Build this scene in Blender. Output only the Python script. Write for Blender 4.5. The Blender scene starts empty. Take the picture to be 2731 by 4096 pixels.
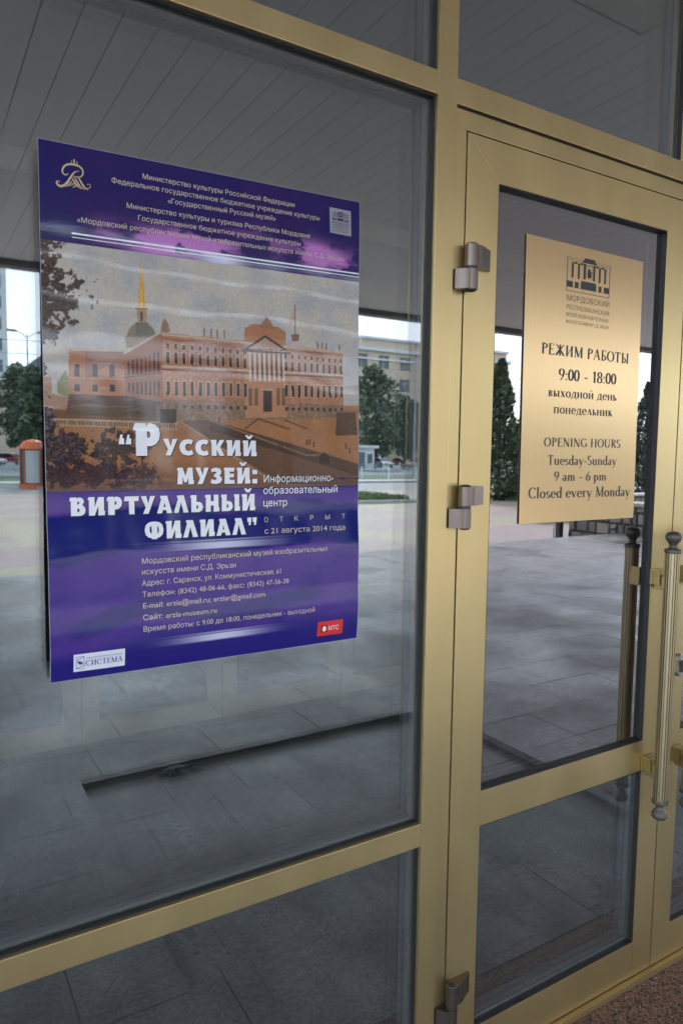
import bpy, bmesh, math, random
import numpy as np
from mathutils import Vector, Matrix
random.seed(7)
R = math.radians
scene = bpy.context.scene
COL = scene.collection

# ------------------------------------------------------------------ camera
cam_d = bpy.data.cameras.new('camera')
cam = bpy.data.objects.new('camera', cam_d); COL.objects.link(cam)
yaw, pit, rol = 0.5489118, -0.08241613, 0.01317476
fw = Vector((math.sin(yaw)*math.cos(pit), math.cos(yaw)*math.cos(pit), math.sin(pit)))
rt = Vector((math.cos(yaw), -math.sin(yaw), 0)); up = rt.cross(fw)
rt2 = rt*math.cos(rol) + up*math.sin(rol); up2 = up*math.cos(rol) - rt*math.sin(rol)
m = Matrix((rt2, up2, -fw)).transposed().to_4x4()
m.translation = Vector((0, -1.24, 1.557)); cam.matrix_world = m
cam_d.sensor_fit = 'VERTICAL'; cam_d.sensor_height = 36; cam_d.sensor_width = 24
cam_d.lens = 2850/4096*36
cam_d.clip_start = .02; cam_d.clip_end = 1500
cam_d.dof.use_dof = True; cam_d.dof.focus_distance = 1.55; cam_d.dof.aperture_fstop = 8
scene.camera = cam

# ------------------------------------------------------------------ sky and sun
SUN_EL, SUN_AZ = R(42), R(150)          # azimuth: clockwise from +Y
world = bpy.data.worlds.new('World'); scene.world = world; world.use_nodes = True
wt = world.node_tree; wt.nodes.clear()
wo = wt.nodes.new('ShaderNodeOutputWorld'); bg = wt.nodes.new('ShaderNodeBackground')
sky = wt.nodes.new('ShaderNodeTexSky'); sky.sky_type = 'NISHITA'; sky.sun_disc = False
sky.sun_elevation = SUN_EL; sky.sun_rotation = SUN_AZ; sky.air_density = 1.2; sky.dust_density = 1.5
tc = wt.nodes.new('ShaderNodeTexCoord'); mp = wt.nodes.new('ShaderNodeMapping')
mp.inputs['Scale'].default_value = (1.2, 1.2, 4.5)
cn = wt.nodes.new('ShaderNodeTexNoise'); cn.inputs['Scale'].default_value = 2.2
cn.inputs['Detail'].default_value = 7; cn.inputs['Roughness'].default_value = .55
cr = wt.nodes.new('ShaderNodeValToRGB'); cr.color_ramp.elements[0].position = .36; cr.color_ramp.elements[1].position = .62
cr.color_ramp.elements[0].color = (.45, .45, .45, 1)
mx = wt.nodes.new('ShaderNodeMixRGB'); mx.inputs[2].default_value = (9.8, 11.2, 12.9, 1)
wt.links.new(tc.outputs['Generated'], mp.inputs[0]); wt.links.new(mp.outputs[0], cn.inputs['Vector'])
wt.links.new(cn.outputs['Fac'], cr.inputs[0]); wt.links.new(cr.outputs[0], mx.inputs[0])
wt.links.new(sky.outputs[0], mx.inputs[1]); wt.links.new(mx.outputs[0], bg.inputs[0])
bg.inputs[1].default_value = 0.12
wt.links.new(bg.outputs[0], wo.inputs[0])
sun_d = bpy.data.lights.new('sun', 'SUN'); sun_d.energy = 1.5; sun_d.angle = R(12); sun_d.color = (1, .96, .9)
sun = bpy.data.objects.new('sun', sun_d); COL.objects.link(sun)
sdir = Vector((math.sin(SUN_AZ)*math.cos(SUN_EL), math.cos(SUN_AZ)*math.cos(SUN_EL), math.sin(SUN_EL)))
sun.rotation_euler = sdir.to_track_quat('Z', 'Y').to_euler(); sun.location = (0, -20, 30)
vs = scene.view_settings
vs.view_transform = 'Standard'; vs.look = 'None'; vs.gamma = 1; vs.use_curve_mapping = False
vs.exposure = 1.9
cy = scene.cycles
cy.use_denoising = True
cy.max_bounces = 14; cy.transparent_max_bounces = 40; cy.glossy_bounces = 8; cy.diffuse_bounces = 4
cy.transmission_bounces = 12; cy.sample_clamp_indirect = 6; cy.blur_glossy = .3
cy.caustics_reflective = False; cy.caustics_refractive = False

# ------------------------------------------------------------------ helpers
def srgb(r, g, b):
    f = lambda c: (c/255/12.92) if c/255 <= .04045 else ((c/255+.055)/1.055)**2.4
    return (f(r), f(g), f(b), 1)

def tag(o, label=None, cat=None, group=None, kind=None):
    if label: o['label'] = label
    if cat: o['category'] = cat
    if group: o['group'] = group
    if kind: o['kind'] = kind
    return o

def empty(name, loc=(0, 0, 0), label=None, cat=None, group=None, parent=None):
    o = bpy.data.objects.new(name, None); COL.objects.link(o); o.location = loc
    o.empty_display_size = .1
    if parent: o.parent = parent
    return tag(o, label, cat, group)

class MB:
    def __init__(s): s.v = []; s.f = []; s.sm = []
    def add(s, vs, fs, smooth=False):
        n = len(s.v); s.v += [tuple(v) for v in vs]; s.f += [tuple(i+n for i in f) for f in fs]
        s.sm += [smooth]*len(fs); return s
    def box(s, x0, x1, y0, y1, z0, z1):
        v = [(x0,y0,z0),(x1,y0,z0),(x1,y1,z0),(x0,y1,z0),(x0,y0,z1),(x1,y0,z1),(x1,y1,z1),(x0,y1,z1)]
        return s.add(v, [(0,3,2,1),(4,5,6,7),(0,1,5,4),(1,2,6,5),(2,3,7,6),(3,0,4,7)])
    def prism_y(s, poly, y0, y1):
        """polygon in x-z (counter-clockwise seen from -y) pushed from y0 to y1"""
        n = len(poly); v = [(x, y0, z) for x, z in poly]+[(x, y1, z) for x, z in poly]
        f = [tuple(range(n)), tuple(range(2*n-1, n-1, -1))]
        f += [(i, i+n, (i+1) % n+n, (i+1) % n) for i in range(n)]
        return s.add(v, f)
    def prism_z(s, poly, z0, z1, smooth=False):
        n = len(poly); v = [(x, y, z0) for x, y in poly]+[(x, y, z1) for x, y in poly]
        s.add(v, [tuple(range(n-1, -1, -1)), tuple(range(n, 2*n))])
        return s.add(v, [(i, (i+1) % n, (i+1) % n+n, i+n) for i in range(n)], smooth)
    def tube(s, pts, r, seg=8, smooth=True, cap=True):
        pts = [Vector(p) for p in pts]; rs = r if isinstance(r, (list, tuple)) else [r]*len(pts)
        vv = []; n = len(pts)
        for i, p in enumerate(pts):
            d = (pts[min(i+1, n-1)]-pts[max(i-1, 0)]).normalized()
            a = Vector((0, 0, 1)) if abs(d.z) < .9 else Vector((1, 0, 0))
            u = d.cross(a).normalized(); w = d.cross(u)
            for k in range(seg):
                t = 2*math.pi*k/seg; vv.append(p+(u*math.cos(t)+w*math.sin(t))*rs[i])
        ff = [(i*seg+k, (i+1)*seg+k, (i+1)*seg+(k+1) % seg, i*seg+(k+1) % seg) for i in range(n-1) for k in range(seg)]
        s.add(vv, ff, smooth)
        if cap:
            s.add(vv[:seg], [tuple(range(seg))]); s.add(vv[-seg:], [tuple(range(seg-1, -1, -1))])
        return s
    def lathe(s, prof, cx, cy, seg=24, smooth=True):
        """prof: list of (r, z)"""
        vv = []
        for r, z in prof:
            for k in range(seg):
                t = 2*math.pi*k/seg; vv.append((cx+r*math.cos(t), cy+r*math.sin(t), z))
        n = len(prof)
        ff = [(i*seg+k, i*seg+(k+1) % seg, (i+1)*seg+(k+1) % seg, (i+1)*seg+k) for i in range(n-1) for k in range(seg)]
        s.add(vv, ff, smooth)
        s.add(vv[:seg], [tuple(range(seg-1, -1, -1))]); s.add(vv[-seg:], [tuple(range(seg))])
        return s
    def mesh(s, name, mat, bevel=0):
        me = bpy.data.meshes.new(name); me.from_pydata(s.v, [], s.f)
        me.polygons.foreach_set('use_smooth', s.sm)
        if bevel:
            bm = bmesh.new(); bm.from_mesh(me)
            bmesh.ops.bevel(bm, geom=bm.edges[:], offset=bevel, segments=2, affect='EDGES', profile=.6)
            bm.to_mesh(me); bm.free()
        me.materials.append(mat); me.update(); return me
    def build(s, name, mat, parent=None, bevel=0, loc=None):
        o = bpy.data.objects.new(name, s.mesh(name, mat, bevel)); COL.objects.link(o)
        if parent is not None:
            o.parent = parent
            o.location = -Vector(parent_origin(parent))
        if loc: o.location = loc
        return o

def parent_origin(p):
    t = Vector((0, 0, 0))
    while p is not None: t = t+Vector(p.location); p = p.parent
    return t

def inst(src, name, loc, parent, rot=0, scale=None):
    o = bpy.data.objects.new(name, src); COL.objects.link(o); o.location = loc; o.rotation_euler = (0, 0, rot)
    if scale: o.scale = scale
    if parent: o.parent = parent
    return o

def copy_tree(o, parent=None):
    c = o.copy(); COL.objects.link(c)
    if parent is not None: c.parent = parent
    for ch in list(o.children): copy_tree(ch, c)
    return c

# ------------------------------------------------------------------ materials
def new_mat(name):
    mt = bpy.data.materials.new(name); mt.use_nodes = True
    nt = mt.node_tree; b = nt.nodes['Principled BSDF']
    return mt, nt, b

def simple(name, col, rough=.5, metal=0, noise=0, nscale=20, bump=0, bscale=200, spec=.5, coat=0, rough_var=0, stretch=None):
    mt, nt, b = new_mat(name); L = nt.links
    b.inputs['Base Color'].default_value = col; b.inputs['Roughness'].default_value = rough
    b.inputs['Metallic'].default_value = metal; b.inputs['Specular IOR Level'].default_value = spec
    b.inputs['Coat Weight'].default_value = coat; b.inputs['Coat Roughness'].default_value = .06
    g = nt.nodes.new('ShaderNodeNewGeometry'); vec = g.outputs['Position']
    if stretch:
        mpn = nt.nodes.new('ShaderNodeMapping'); mpn.inputs['Scale'].default_value = stretch
        L.new(vec, mpn.inputs[0]); vec = mpn.outputs[0]
    if noise or rough_var:
        n = nt.nodes.new('ShaderNodeTexNoise'); n.inputs['Scale'].default_value = nscale; n.inputs['Detail'].default_value = 6
        L.new(vec, n.inputs['Vector'])
        if noise:
            h = nt.nodes.new('ShaderNodeMixRGB'); h.blend_type = 'MULTIPLY'; h.inputs[0].default_value = 1
            h.inputs[1].default_value = col
            mr = nt.nodes.new('ShaderNodeMapRange'); mr.inputs[1].default_value = .3; mr.inputs[2].default_value = .7
            mr.inputs[3].default_value = 1-noise; mr.inputs[4].default_value = 1+noise*.6
            L.new(n.outputs['Fac'], mr.inputs[0]); L.new(mr.outputs[0], h.inputs[2]); L.new(h.outputs[0], b.inputs['Base Color'])
        if rough_var:
            mr = nt.nodes.new('ShaderNodeMapRange'); mr.inputs[1].default_value = .3; mr.inputs[2].default_value = .7
            mr.inputs[3].default_value = max(0, rough-rough_var); mr.inputs[4].default_value = rough+rough_var
            L.new(n.outputs['Fac'], mr.inputs[0]); L.new(mr.outputs[0], b.inputs['Roughness'])
    if bump:
        n2 = nt.nodes.new('ShaderNodeTexNoise'); n2.inputs['Scale'].default_value = bscale; n2.inputs['Detail'].default_value = 4
        L.new(vec, n2.inputs['Vector'])
        bp = nt.nodes.new('ShaderNodeBump'); bp.inputs['Strength'].default_value = bump; bp.inputs['Distance'].default_value = .002
        L.new(n2.outputs['Fac'], bp.inputs['Height']); L.new(bp.outputs[0], b.inputs['Normal'])
    return mt

M = {}
M['gold'] = simple('gold_anodised_aluminium', (.555, .42, .205, 1), .34, .88, noise=.05, nscale=9, rough_var=.04, stretch=(1, 1, .3), bump=.03, bscale=900)
M['gold_dark'] = simple('gold_bracket_metal', (.40, .30, .13, 1), .35, .85, noise=.08, nscale=14)
M['tube'] = simple('satin_champagne_tube', (.44, .36, .22, 1), .36, .85)
M['bronze'] = simple('satin_bronze_grey', (.11, .095, .08, 1), .5, .5, noise=.05, nscale=60, bump=.15, bscale=1800)
M['hinge'] = simple('satin_hinge_metal', (.17, .138, .12, 1), .30, .9, noise=.04, nscale=60, bump=.1, bscale=2500)
M['black'] = simple('black_rubber_gasket', (.012, .012, .013, 1), .55)
M['blackplastic'] = simple('black_hinge_cap', (.03, .026, .024, 1), .5)
M['spacer'] = simple('grey_spacer_aluminium', (.21, .22, .235, 1), .5, .3)
M['spacer_dark'] = simple('black_warm_edge_spacer', (.02, .018, .016, 1), .5)
M['steel'] = simple('satin_lock_steel', (.50, .46, .44, 1), .35, .85)
M['soffit'] = simple('painted_soffit_panel', (.83, .83, .88, 1), .6, noise=.03, nscale=2)
M['fascia'] = simple('grey_fascia', (.22, .22, .23, 1), .6)
M['lampwhite'] = simple('opal_lamp_cover', (.75, .75, .72, 1), .4)
M['wallstone'] = simple('facade_stone_cladding', (.42, .38, .33, 1), .6, noise=.2, nscale=6)
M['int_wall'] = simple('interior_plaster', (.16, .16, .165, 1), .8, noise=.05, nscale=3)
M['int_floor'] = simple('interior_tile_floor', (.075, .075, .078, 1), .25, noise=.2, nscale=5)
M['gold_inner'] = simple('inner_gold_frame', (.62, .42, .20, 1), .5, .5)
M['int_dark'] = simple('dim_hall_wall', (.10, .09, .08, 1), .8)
M['paper'] = simple('poster_paper_edge', (.40, .39, .48, 1), .4)
M['white'] = simple('white_paint', (.75, .76, .78, 1), .5, noise=.06, nscale=2)
M['trunk'] = simple('bark', (.07, .055, .04, 1), .9, noise=.3, nscale=20)
M['curb'] = simple('concrete_kerb', (.46, .46, .45, 1), .7, noise=.12, nscale=6)
M['asphalt'] = simple('asphalt', (.17, .18, .19, 1), .5, noise=.25, nscale=1.5, rough_var=.15)
M['pathpav'] = simple('pale_paving', (.40, .41, .42, 1), .45, noise=.2, nscale=1.2, rough_var=.15)
M['grass'] = simple('grass_blades', (.075, .13, .035, 1), .8, noise=.5, nscale=3)
M['ground'] = simple('distant_ground', (.12, .12, .10, 1), .8, noise=.3, nscale=.5)
M['concrete'] = simple('step_granite', (.24, .23, .22, 1), .5, noise=.25, nscale=14)

def glass_mat(name, tint, refl=1.0, gcol=(.93, .99, 1, 1), dust=0):
    mt = bpy.data.materials.new(name); mt.use_nodes = True; nt = mt.node_tree; nt.nodes.clear(); L = nt.links
    out = nt.nodes.new('ShaderNodeOutputMaterial'); mix = nt.nodes.new('ShaderNodeMixShader')
    tr = nt.nodes.new('ShaderNodeBsdfTransparent'); tr.inputs[0].default_value = tint
    gl = nt.nodes.new('ShaderNodeBsdfGlossy'); gl.inputs['Roughness'].default_value = 0; gl.inputs[0].default_value = gcol
    fr = nt.nodes.new('ShaderNodeFresnel'); fr.inputs[0].default_value = 1.52
    # both faces of a sheet reflect: 2R/(1+R), carried by the face the ray meets first
    a = nt.nodes.new('ShaderNodeMath'); a.operation = 'ADD'; a.inputs[1].default_value = 1
    d = nt.nodes.new('ShaderNodeMath'); d.operation = 'DIVIDE'
    k = nt.nodes.new('ShaderNodeMath'); k.operation = 'MULTIPLY'; k.inputs[1].default_value = 2*refl
    ge = nt.nodes.new('ShaderNodeNewGeometry')
    iv = nt.nodes.new('ShaderNodeMath'); iv.operation = 'SUBTRACT'; iv.inputs[0].default_value = 1
    k2 = nt.nodes.new('ShaderNodeMath'); k2.operation = 'MULTIPLY'; k2.use_clamp = True
    L.new(fr.outputs[0], a.inputs[0]); L.new(fr.outputs[0], d.inputs[0]); L.new(a.outputs[0], d.inputs[1])
    L.new(d.outputs[0], k.inputs[0]); L.new(ge.outputs['Backfacing'], iv.inputs[1])
    L.new(k.outputs[0], k2.inputs[0]); L.new(iv.outputs[0], k2.inputs[1])
    L.new(k2.outputs[0], mix.inputs[0]); L.new(tr.outputs[0], mix.inputs[1]); L.new(gl.outputs[0], mix.inputs[2])
    last = mix
    if dust:
        df_ = nt.nodes.new('ShaderNodeBsdfDiffuse'); df_.inputs[0].default_value = (.7, .72, .74, 1)
        n_ = nt.nodes.new('ShaderNodeTexNoise'); n_.inputs['Scale'].default_value = 2.2; n_.inputs['Detail'].default_value = 8; n_.inputs['Roughness'].default_value = .7
        mp_ = nt.nodes.new('ShaderNodeMapping'); mp_.inputs['Scale'].default_value = (1, 1, .5)
        L.new(ge.outputs['Position'], mp_.inputs[0]); L.new(mp_.outputs[0], n_.inputs['Vector'])
        mr = nt.nodes.new('ShaderNodeMapRange'); mr.inputs[1].default_value = .42; mr.inputs[2].default_value = .75; mr.inputs[3].default_value = dust*.25; mr.inputs[4].default_value = dust
        L.new(n_.outputs['Fac'], mr.inputs[0]); m2 = nt.nodes.new('ShaderNodeMixShader'); L.new(mr.outputs[0], m2.inputs[0])
        L.new(mix.outputs[0], m2.inputs[1]); L.new(df_.outputs[0], m2.inputs[2]); last = m2
    L.new(last.outputs[0], out.inputs[0])
    return mt
M['glass_outer'] = glass_mat('window_glass_outer_sheet', (.90, .915, .91, 1), 1.7, (.955, .975, 1.0, 1), dust=.014)
M['glass_door'] = glass_mat('door_solar_glass', (.62, .62, .63, 1), 2.6, (1.0, .97, .985, 1), dust=.012)
M['glass'] = glass_mat('window_glass', (.90, .915, .91, 1), 1.7, (.955, .975, 1.0, 1))
M['glass_in'] = glass_mat('inner_window_glass', (.9, .91, .9, 1))

def stone_mat(name, c1, c2, rough, rvar, island=.12, fine=.35, bump=.35, fscale=260, blot=0):
    mt, nt, b = new_mat(name); L = nt.links
    g = nt.nodes.new('ShaderNodeNewGeometry')
    n1 = nt.nodes.new('ShaderNodeTexNoise'); n1.inputs['Scale'].default_value = fscale; n1.inputs['Detail'].default_value = 3
    n2 = nt.nodes.new('ShaderNodeTexNoise'); n2.inputs['Scale'].default_value = 1.1; n2.inputs['Detail'].default_value = 5
    n3 = nt.nodes.new('ShaderNodeTexNoise'); n3.inputs['Scale'].default_value = 22; n3.inputs['Detail'].default_value = 8; n3.inputs['Roughness'].default_value = .72
    for n in (n1, n2, n3): L.new(g.outputs['Position'], n.inputs['Vector'])
    oi = nt.nodes.new('ShaderNodeObjectInfo')
    ra = nt.nodes.new('ShaderNodeMath'); ra.operation = 'ADD'
    L.new(oi.outputs['Random'], ra.inputs[0]); L.new(g.outputs['Random Per Island'], ra.inputs[1])
    cr = nt.nodes.new('ShaderNodeValToRGB'); cr.color_ramp.elements[0].color = c1; cr.color_ramp.elements[1].color = c2
    cr.color_ramp.elements[0].position = .36; cr.color_ramp.elements[1].position = .66
    mm = nt.nodes.new('ShaderNodeMath'); mm.operation = 'MULTIPLY_ADD'; mm.inputs[1].default_value = fine
    L.new(n1.outputs['Fac'], mm.inputs[0])
    m2 = nt.nodes.new('ShaderNodeMath'); m2.operation = 'MULTIPLY_ADD'; m2.inputs[1].default_value = 1-fine-island; L.new(n3.outputs['Fac'], m2.inputs[0])
    m3 = nt.nodes.new('ShaderNodeMath'); m3.operation = 'MULTIPLY'; m3.inputs[1].default_value = island; L.new(ra.outputs[0], m3.inputs[0])
    L.new(m3.outputs[0], m2.inputs[2]); L.new(m2.outputs[0], mm.inputs[2]); L.new(mm.outputs[0], cr.inputs[0])
    if blot:
        n4 = nt.nodes.new('ShaderNodeTexNoise'); n4.inputs['Scale'].default_value = 2.6; n4.inputs['Detail'].default_value = 9; n4.inputs['Roughness'].default_value = .68
        L.new(g.outputs['Position'], n4.inputs['Vector'])
        r4 = nt.nodes.new('ShaderNodeMapRange'); r4.inputs[1].default_value = .38; r4.inputs[2].default_value = .68; r4.inputs[3].default_value = 1-blot*.5; r4.inputs[4].default_value = 1+blot*1.6
        L.new(n4.outputs['Fac'], r4.inputs[0]); x4 = nt.nodes.new('ShaderNodeMixRGB'); x4.blend_type = 'MULTIPLY'; x4.inputs[0].default_value = 1
        L.new(cr.outputs[0], x4.inputs[1]); L.new(r4.outputs[0], x4.inputs[2]); L.new(x4.outputs[0], b.inputs['Base Color'])
    else: L.new(cr.outputs[0], b.inputs['Base Color'])
    mr = nt.nodes.new('ShaderNodeMapRange'); mr.inputs[1].default_value = .35; mr.inputs[2].default_value = .65
    mr.inputs[3].default_value = rough-rvar; mr.inputs[4].default_value = rough+rvar
    L.new(n2.outputs['Fac'], mr.inputs[0])
    ad = nt.nodes.new('ShaderNodeMath'); ad.operation = 'MULTIPLY_ADD'; ad.inputs[1].default_value = .12
    L.new(n3.outputs['Fac'], ad.inputs[0]); L.new(mr.outputs[0], ad.inputs[2]); L.new(ad.outputs[0], b.inputs['Roughness'])
    bp = nt.nodes.new('ShaderNodeBump'); bp.inputs['Strength'].default_value = bump; bp.inputs['Distance'].default_value = .0015
    L.new(n3.outputs['Fac'], bp.inputs['Height'])
    b2 = nt.nodes.new('ShaderNodeBump'); b2.inputs['Strength'].default_value = bump*.6; b2.inputs['Distance'].default_value = .0006
    L.new(n1.outputs['Fac'], b2.inputs['Height']); L.new(bp.outputs[0], b2.inputs['Normal']); L.new(b2.outputs[0], b.inputs['Normal'])
    return mt
M['slab'] = stone_mat('grey_granite_slab', (.035, .034, .034, 1), (.245, .24, .238, 1), .27, .12, bump=1.2, fine=.55, fscale=85, island=.05, blot=.6)
M['joint'] = simple('pale_cement_joint', (.22, .225, .23, 1), .45, noise=.6, nscale=2.5)

def red_granite():
    mt, nt, b = new_mat('red_granite'); L = nt.links
    g = nt.nodes.new('ShaderNodeNewGeometry')
    v = nt.nodes.new('ShaderNodeTexVoronoi'); v.inputs['Scale'].default_value = 230; v.inputs['Randomness'].default_value = 1
    n = nt.nodes.new('ShaderNodeTexNoise'); n.inputs['Scale'].default_value = 90; n.inputs['Detail'].default_value = 5
    L.new(g.outputs['Position'], n.inputs['Vector'])
    vm = nt.nodes.new('ShaderNodeVectorMath'); vm.operation = 'MULTIPLY_ADD'; vm.inputs[1].default_value = (.01, .01, .01)
    L.new(n.outputs['Color'], vm.inputs[0]); L.new(g.outputs['Position'], vm.inputs[2]); L.new(vm.outputs[0], v.inputs['Vector'])
    sp = nt.nodes.new('ShaderNodeSeparateColor'); L.new(v.outputs['Color'], sp.inputs[0])
    cr = nt.nodes.new('ShaderNodeValToRGB'); e = cr.color_ramp.elements
    e[0].color = (.018, .015, .014, 1); e[0].position = .1
    e[1].color = (.32, .20, .14, 1); e[1].position = .95
    for p, c in ((.3, (.06, .045, .035, 1)), (.42, (.20, .085, .055, 1)), (.7, (.28, .125, .08, 1)), (.85, (.13, .12, .105, 1))):
        k = e.new(p); k.color = c
    L.new(sp.outputs[0], cr.inputs[0]); L.new(cr.outputs[0], b.inputs['Base Color'])
    b.inputs['Roughness'].default_value = .55
    bp = nt.nodes.new('ShaderNodeBump'); bp.inputs['Strength'].default_value = .25; bp.inputs['Distance'].default_value = .001
    L.new(n.outputs['Fac'], bp.inputs['Height']); L.new(bp.outputs[0], b.inputs['Normal'])
    return mt
M['redgranite'] = red_granite()

def plaza_mat():
    mt, nt, b = new_mat('patterned_plaza_paving'); L = nt.links
    g = nt.nodes.new('ShaderNodeNewGeometry')
    br = nt.nodes.new('ShaderNodeTexBrick'); br.inputs['Scale'].default_value = 1
    br.inputs['Brick Width'].default_value = .2; br.inputs['Row Height'].default_value = .1; br.inputs['Mortar Size'].default_value = .006
    br.inputs['Color1'].default_value = (1, 1, 1, 1); br.inputs['Color2'].default_value = (.8, .8, .8, 1); br.inputs['Mortar'].default_value = (.45, .45, .45, 1)
    mp = nt.nodes.new('ShaderNodeMapping'); mp.inputs['Rotation'].default_value = (0, 0, R(28)); L.new(g.outputs['Position'], mp.inputs[0])
    L.new(mp.outputs[0], br.inputs['Vector'])
    sx = nt.nodes.new('ShaderNodeSeparateXYZ')
    mp2 = nt.nodes.new('ShaderNodeMapping'); mp2.inputs['Rotation'].default_value = (0, 0, R(12)); mp2.inputs['Location'].default_value = (1.2, 1.0, 0)
    L.new(g.outputs['Position'], mp2.inputs[0]); L.new(mp2.outputs[0], sx.inputs[0])
    def band(o, period, width):
        a = nt.nodes.new('ShaderNodeMath'); a.operation = 'DIVIDE'; a.inputs[1].default_value = period; L.new(o, a.inputs[0])
        f = nt.nodes.new('ShaderNodeMath'); f.operation = 'FRACT'; L.new(a.outputs[0], f.inputs[0])
        c = nt.nodes.new('ShaderNodeMath'); c.operation = 'LESS_THAN'; c.inputs[1].default_value = width; L.new(f.outputs[0], c.inputs[0]); return c
    c1 = band(sx.outputs[1], 3.4, .27); c2 = band(sx.outputs[0], 6.5, .2)
    mxx = nt.nodes.new('ShaderNodeMath'); mxx.operation = 'MAXIMUM'; L.new(c1.outputs[0], mxx.inputs[0]); L.new(c2.outputs[0], mxx.inputs[1])
    mc = nt.nodes.new('ShaderNodeMixRGB'); mc.inputs[1].default_value = (.34, .255, .25, 1); mc.inputs[2].default_value = (.37, .335, .22, 1)
    L.new(mxx.outputs[0], mc.inputs[0])
    mu = nt.nodes.new('ShaderNodeMixRGB'); mu.blend_type = 'MULTIPLY'; mu.inputs[0].default_value = 1
    L.new(mc.outputs[0], mu.inputs[1]); L.new(br.outputs['Color'], mu.inputs[2]); L.new(mu.outputs[0], b.inputs['Base Color'])
    b.inputs['Roughness'].default_value = .55
    return mt
M['plaza'] = plaza_mat()

def leaf_mat(name, c1, c2, rough=.55):
    mt, nt, b = new_mat(name); L = nt.links
    g = nt.nodes.new('ShaderNodeNewGeometry'); cr = nt.nodes.new('ShaderNodeValToRGB')
    cr.color_ramp.elements[0].color = c1; cr.color_ramp.elements[1].color = c2
    L.new(g.outputs['Random Per Island'], cr.inputs[0]); L.new(cr.outputs[0], b.inputs['Base Color'])
    b.inputs['Roughness'].default_value = rough
    return mt
M['leaf'] = leaf_mat('broadleaf_foliage', (.045, .075, .045, 1), (.12, .17, .08, 1))
M['conifer'] = leaf_mat('conifer_foliage', (.018, .04, .014, 1), (.06, .10, .03, 1))
M['spruce'] = leaf_mat('spruce_needles', (.025, .042, .03, 1), (.06, .085, .06, 1))
M['grassleaf'] = leaf_mat('grass_tufts', (.05, .10, .02, 1), (.12, .2, .05, 1))

# ================================================================== LARGE STRUCTURE
GZ = -.45   # plaza level
def sheet(name, poly, z, mat, kind='structure'):
    mb = MB(); mb.add([(x, y, z) for x, y in poly], [tuple(range(len(poly)))])
    o = mb.build(name, mat); tag(o, kind=kind); return o
sheet('ground', [(-600, -700), (700, -700), (700, 60), (-600, 60)], GZ-.012, M['ground'])
sheet('plaza', [(-60, -40), (70, -30), (70, -8.15), (-60, -8.15)], GZ, M['plaza'])

# terrace: base, granite slabs, recess for the mat, red granite strip
PITCH, LEN = .372, .6
YF = -.216            # end of the red granite strip
RX0, RX1, RY0, RY1 = .655, 2.725, -2.076, -.588
RED = -.216   # mat recess
terrace = MB().box(-9, 17.5, -8.15, RY0-.002, GZ, -.004).box(-9, RX0-.002, RY0-.002, 0, GZ, -.004).box(RX1+.002, 17.5, RY0-.002, 0, GZ, -.004) \
    .box(RX0-.002, RX1+.002, RY0-.002, RY1+.002, GZ, -.055).box(RX0-.002, RX1+.002, RY1+.002, 0, GZ, -.004).build('terrace', M['joint'])
tag(terrace, kind='structure')
slab_me = MB().box(-LEN/2+.0022, LEN/2-.0022, -PITCH/2+.0022, PITCH/2-.0022, -.03, 0).mesh('paving_slab', M['slab'])
rest = MB(); cand = []
rows = [RY0-PITCH*k for k in range(0, 17)] + [RY0+PITCH*k for k in range(1, 5)]
for y0 in sorted(rows):
    y1 = y0+PITCH
    if y0 < -8.17: continue
    off = random.choice((0, .2, .3, .4))+.06
    x = -3.5+off
    # straight cells, trimmed at the recess
    while x < 16.8:
        a, b_ = x, x+LEN
        if y0 >= RY0-.01 and y0 < RY1-.01:
            if b_ > RX0 and a < RX1:
                if a < RX0: cand.append((a, RX0, y0, y1)) if RX0-a > .05 else None
                if b_ > RX1: cand.append((RX1, b_, y0, y1)) if b_-RX1 > .05 else None
                x += LEN; continue
        cand.append((a, b_, y0, y1)); x += LEN
cand.sort(key=lambda c: (max(0, abs((c[0]+c[1])/2-2.5)-1.5))**2+((c[2]+c[3])/2+1.2)**2)
for i, (a, b_, y0, y1) in enumerate(cand):
    dz = random.uniform(-.0008, .0008)
    if i < 230:
        o = inst(slab_me, 'paving_slab', ((a+b_)/2, (y0+y1)/2, dz), terrace)
        if b_-a < LEN-.01: o.scale = ((b_-a)/LEN, 1, 1)
    else:
        rest.box(a+.0015, b_-.0015, y0+.0015, y1-.0015, -.03, dz)
o = rest.build('far_paving_slabs', M['slab'], terrace); tag(o, kind='stuff')
pit_me = MB().box(-.1715, .1715, -.1845, .1845, -.03, 0).mesh('recess_slab', M['slab'])
for r_ in range(4):
    y = RY0+.372*(r_+.5); k = 0
    xs = RX0+.172+(-.17 if r_ % 2 else 0)
    while xs-.172 < RX1-.03:
        a = max(RX0, xs-.172); b_ = min(RX1, xs+.172)
        if b_-a > .04:
            o = inst(pit_me, 'recess_slab', ((a+b_)/2, y, -.0345+random.uniform(-.0006, .0006)), terrace); o.scale = ((b_-a)/.344, 1, 1)
        xs += .345
# red granite strip before the doors (three big slabs)
for a, b_ in ((-3.44, -1.0), (-1.0, .62), (.62, 2.76), (2.76, 5.0), (5.0, 7.4)):
    MB().box(a+.001, b_-.001, RED+.002, .075, -.03, .0).build('red_granite_slab', M['redgranite'], terrace, bevel=.0008)

# steps down to the plaza
st = MB()
for k in range(2):
    st.box(-9, 12.4, -8.15-.33*(k+1), -8.152-.33*k, GZ+.002, -.15*(k+1))
tag(st.build('steps', M['concrete']), kind='structure')

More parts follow.
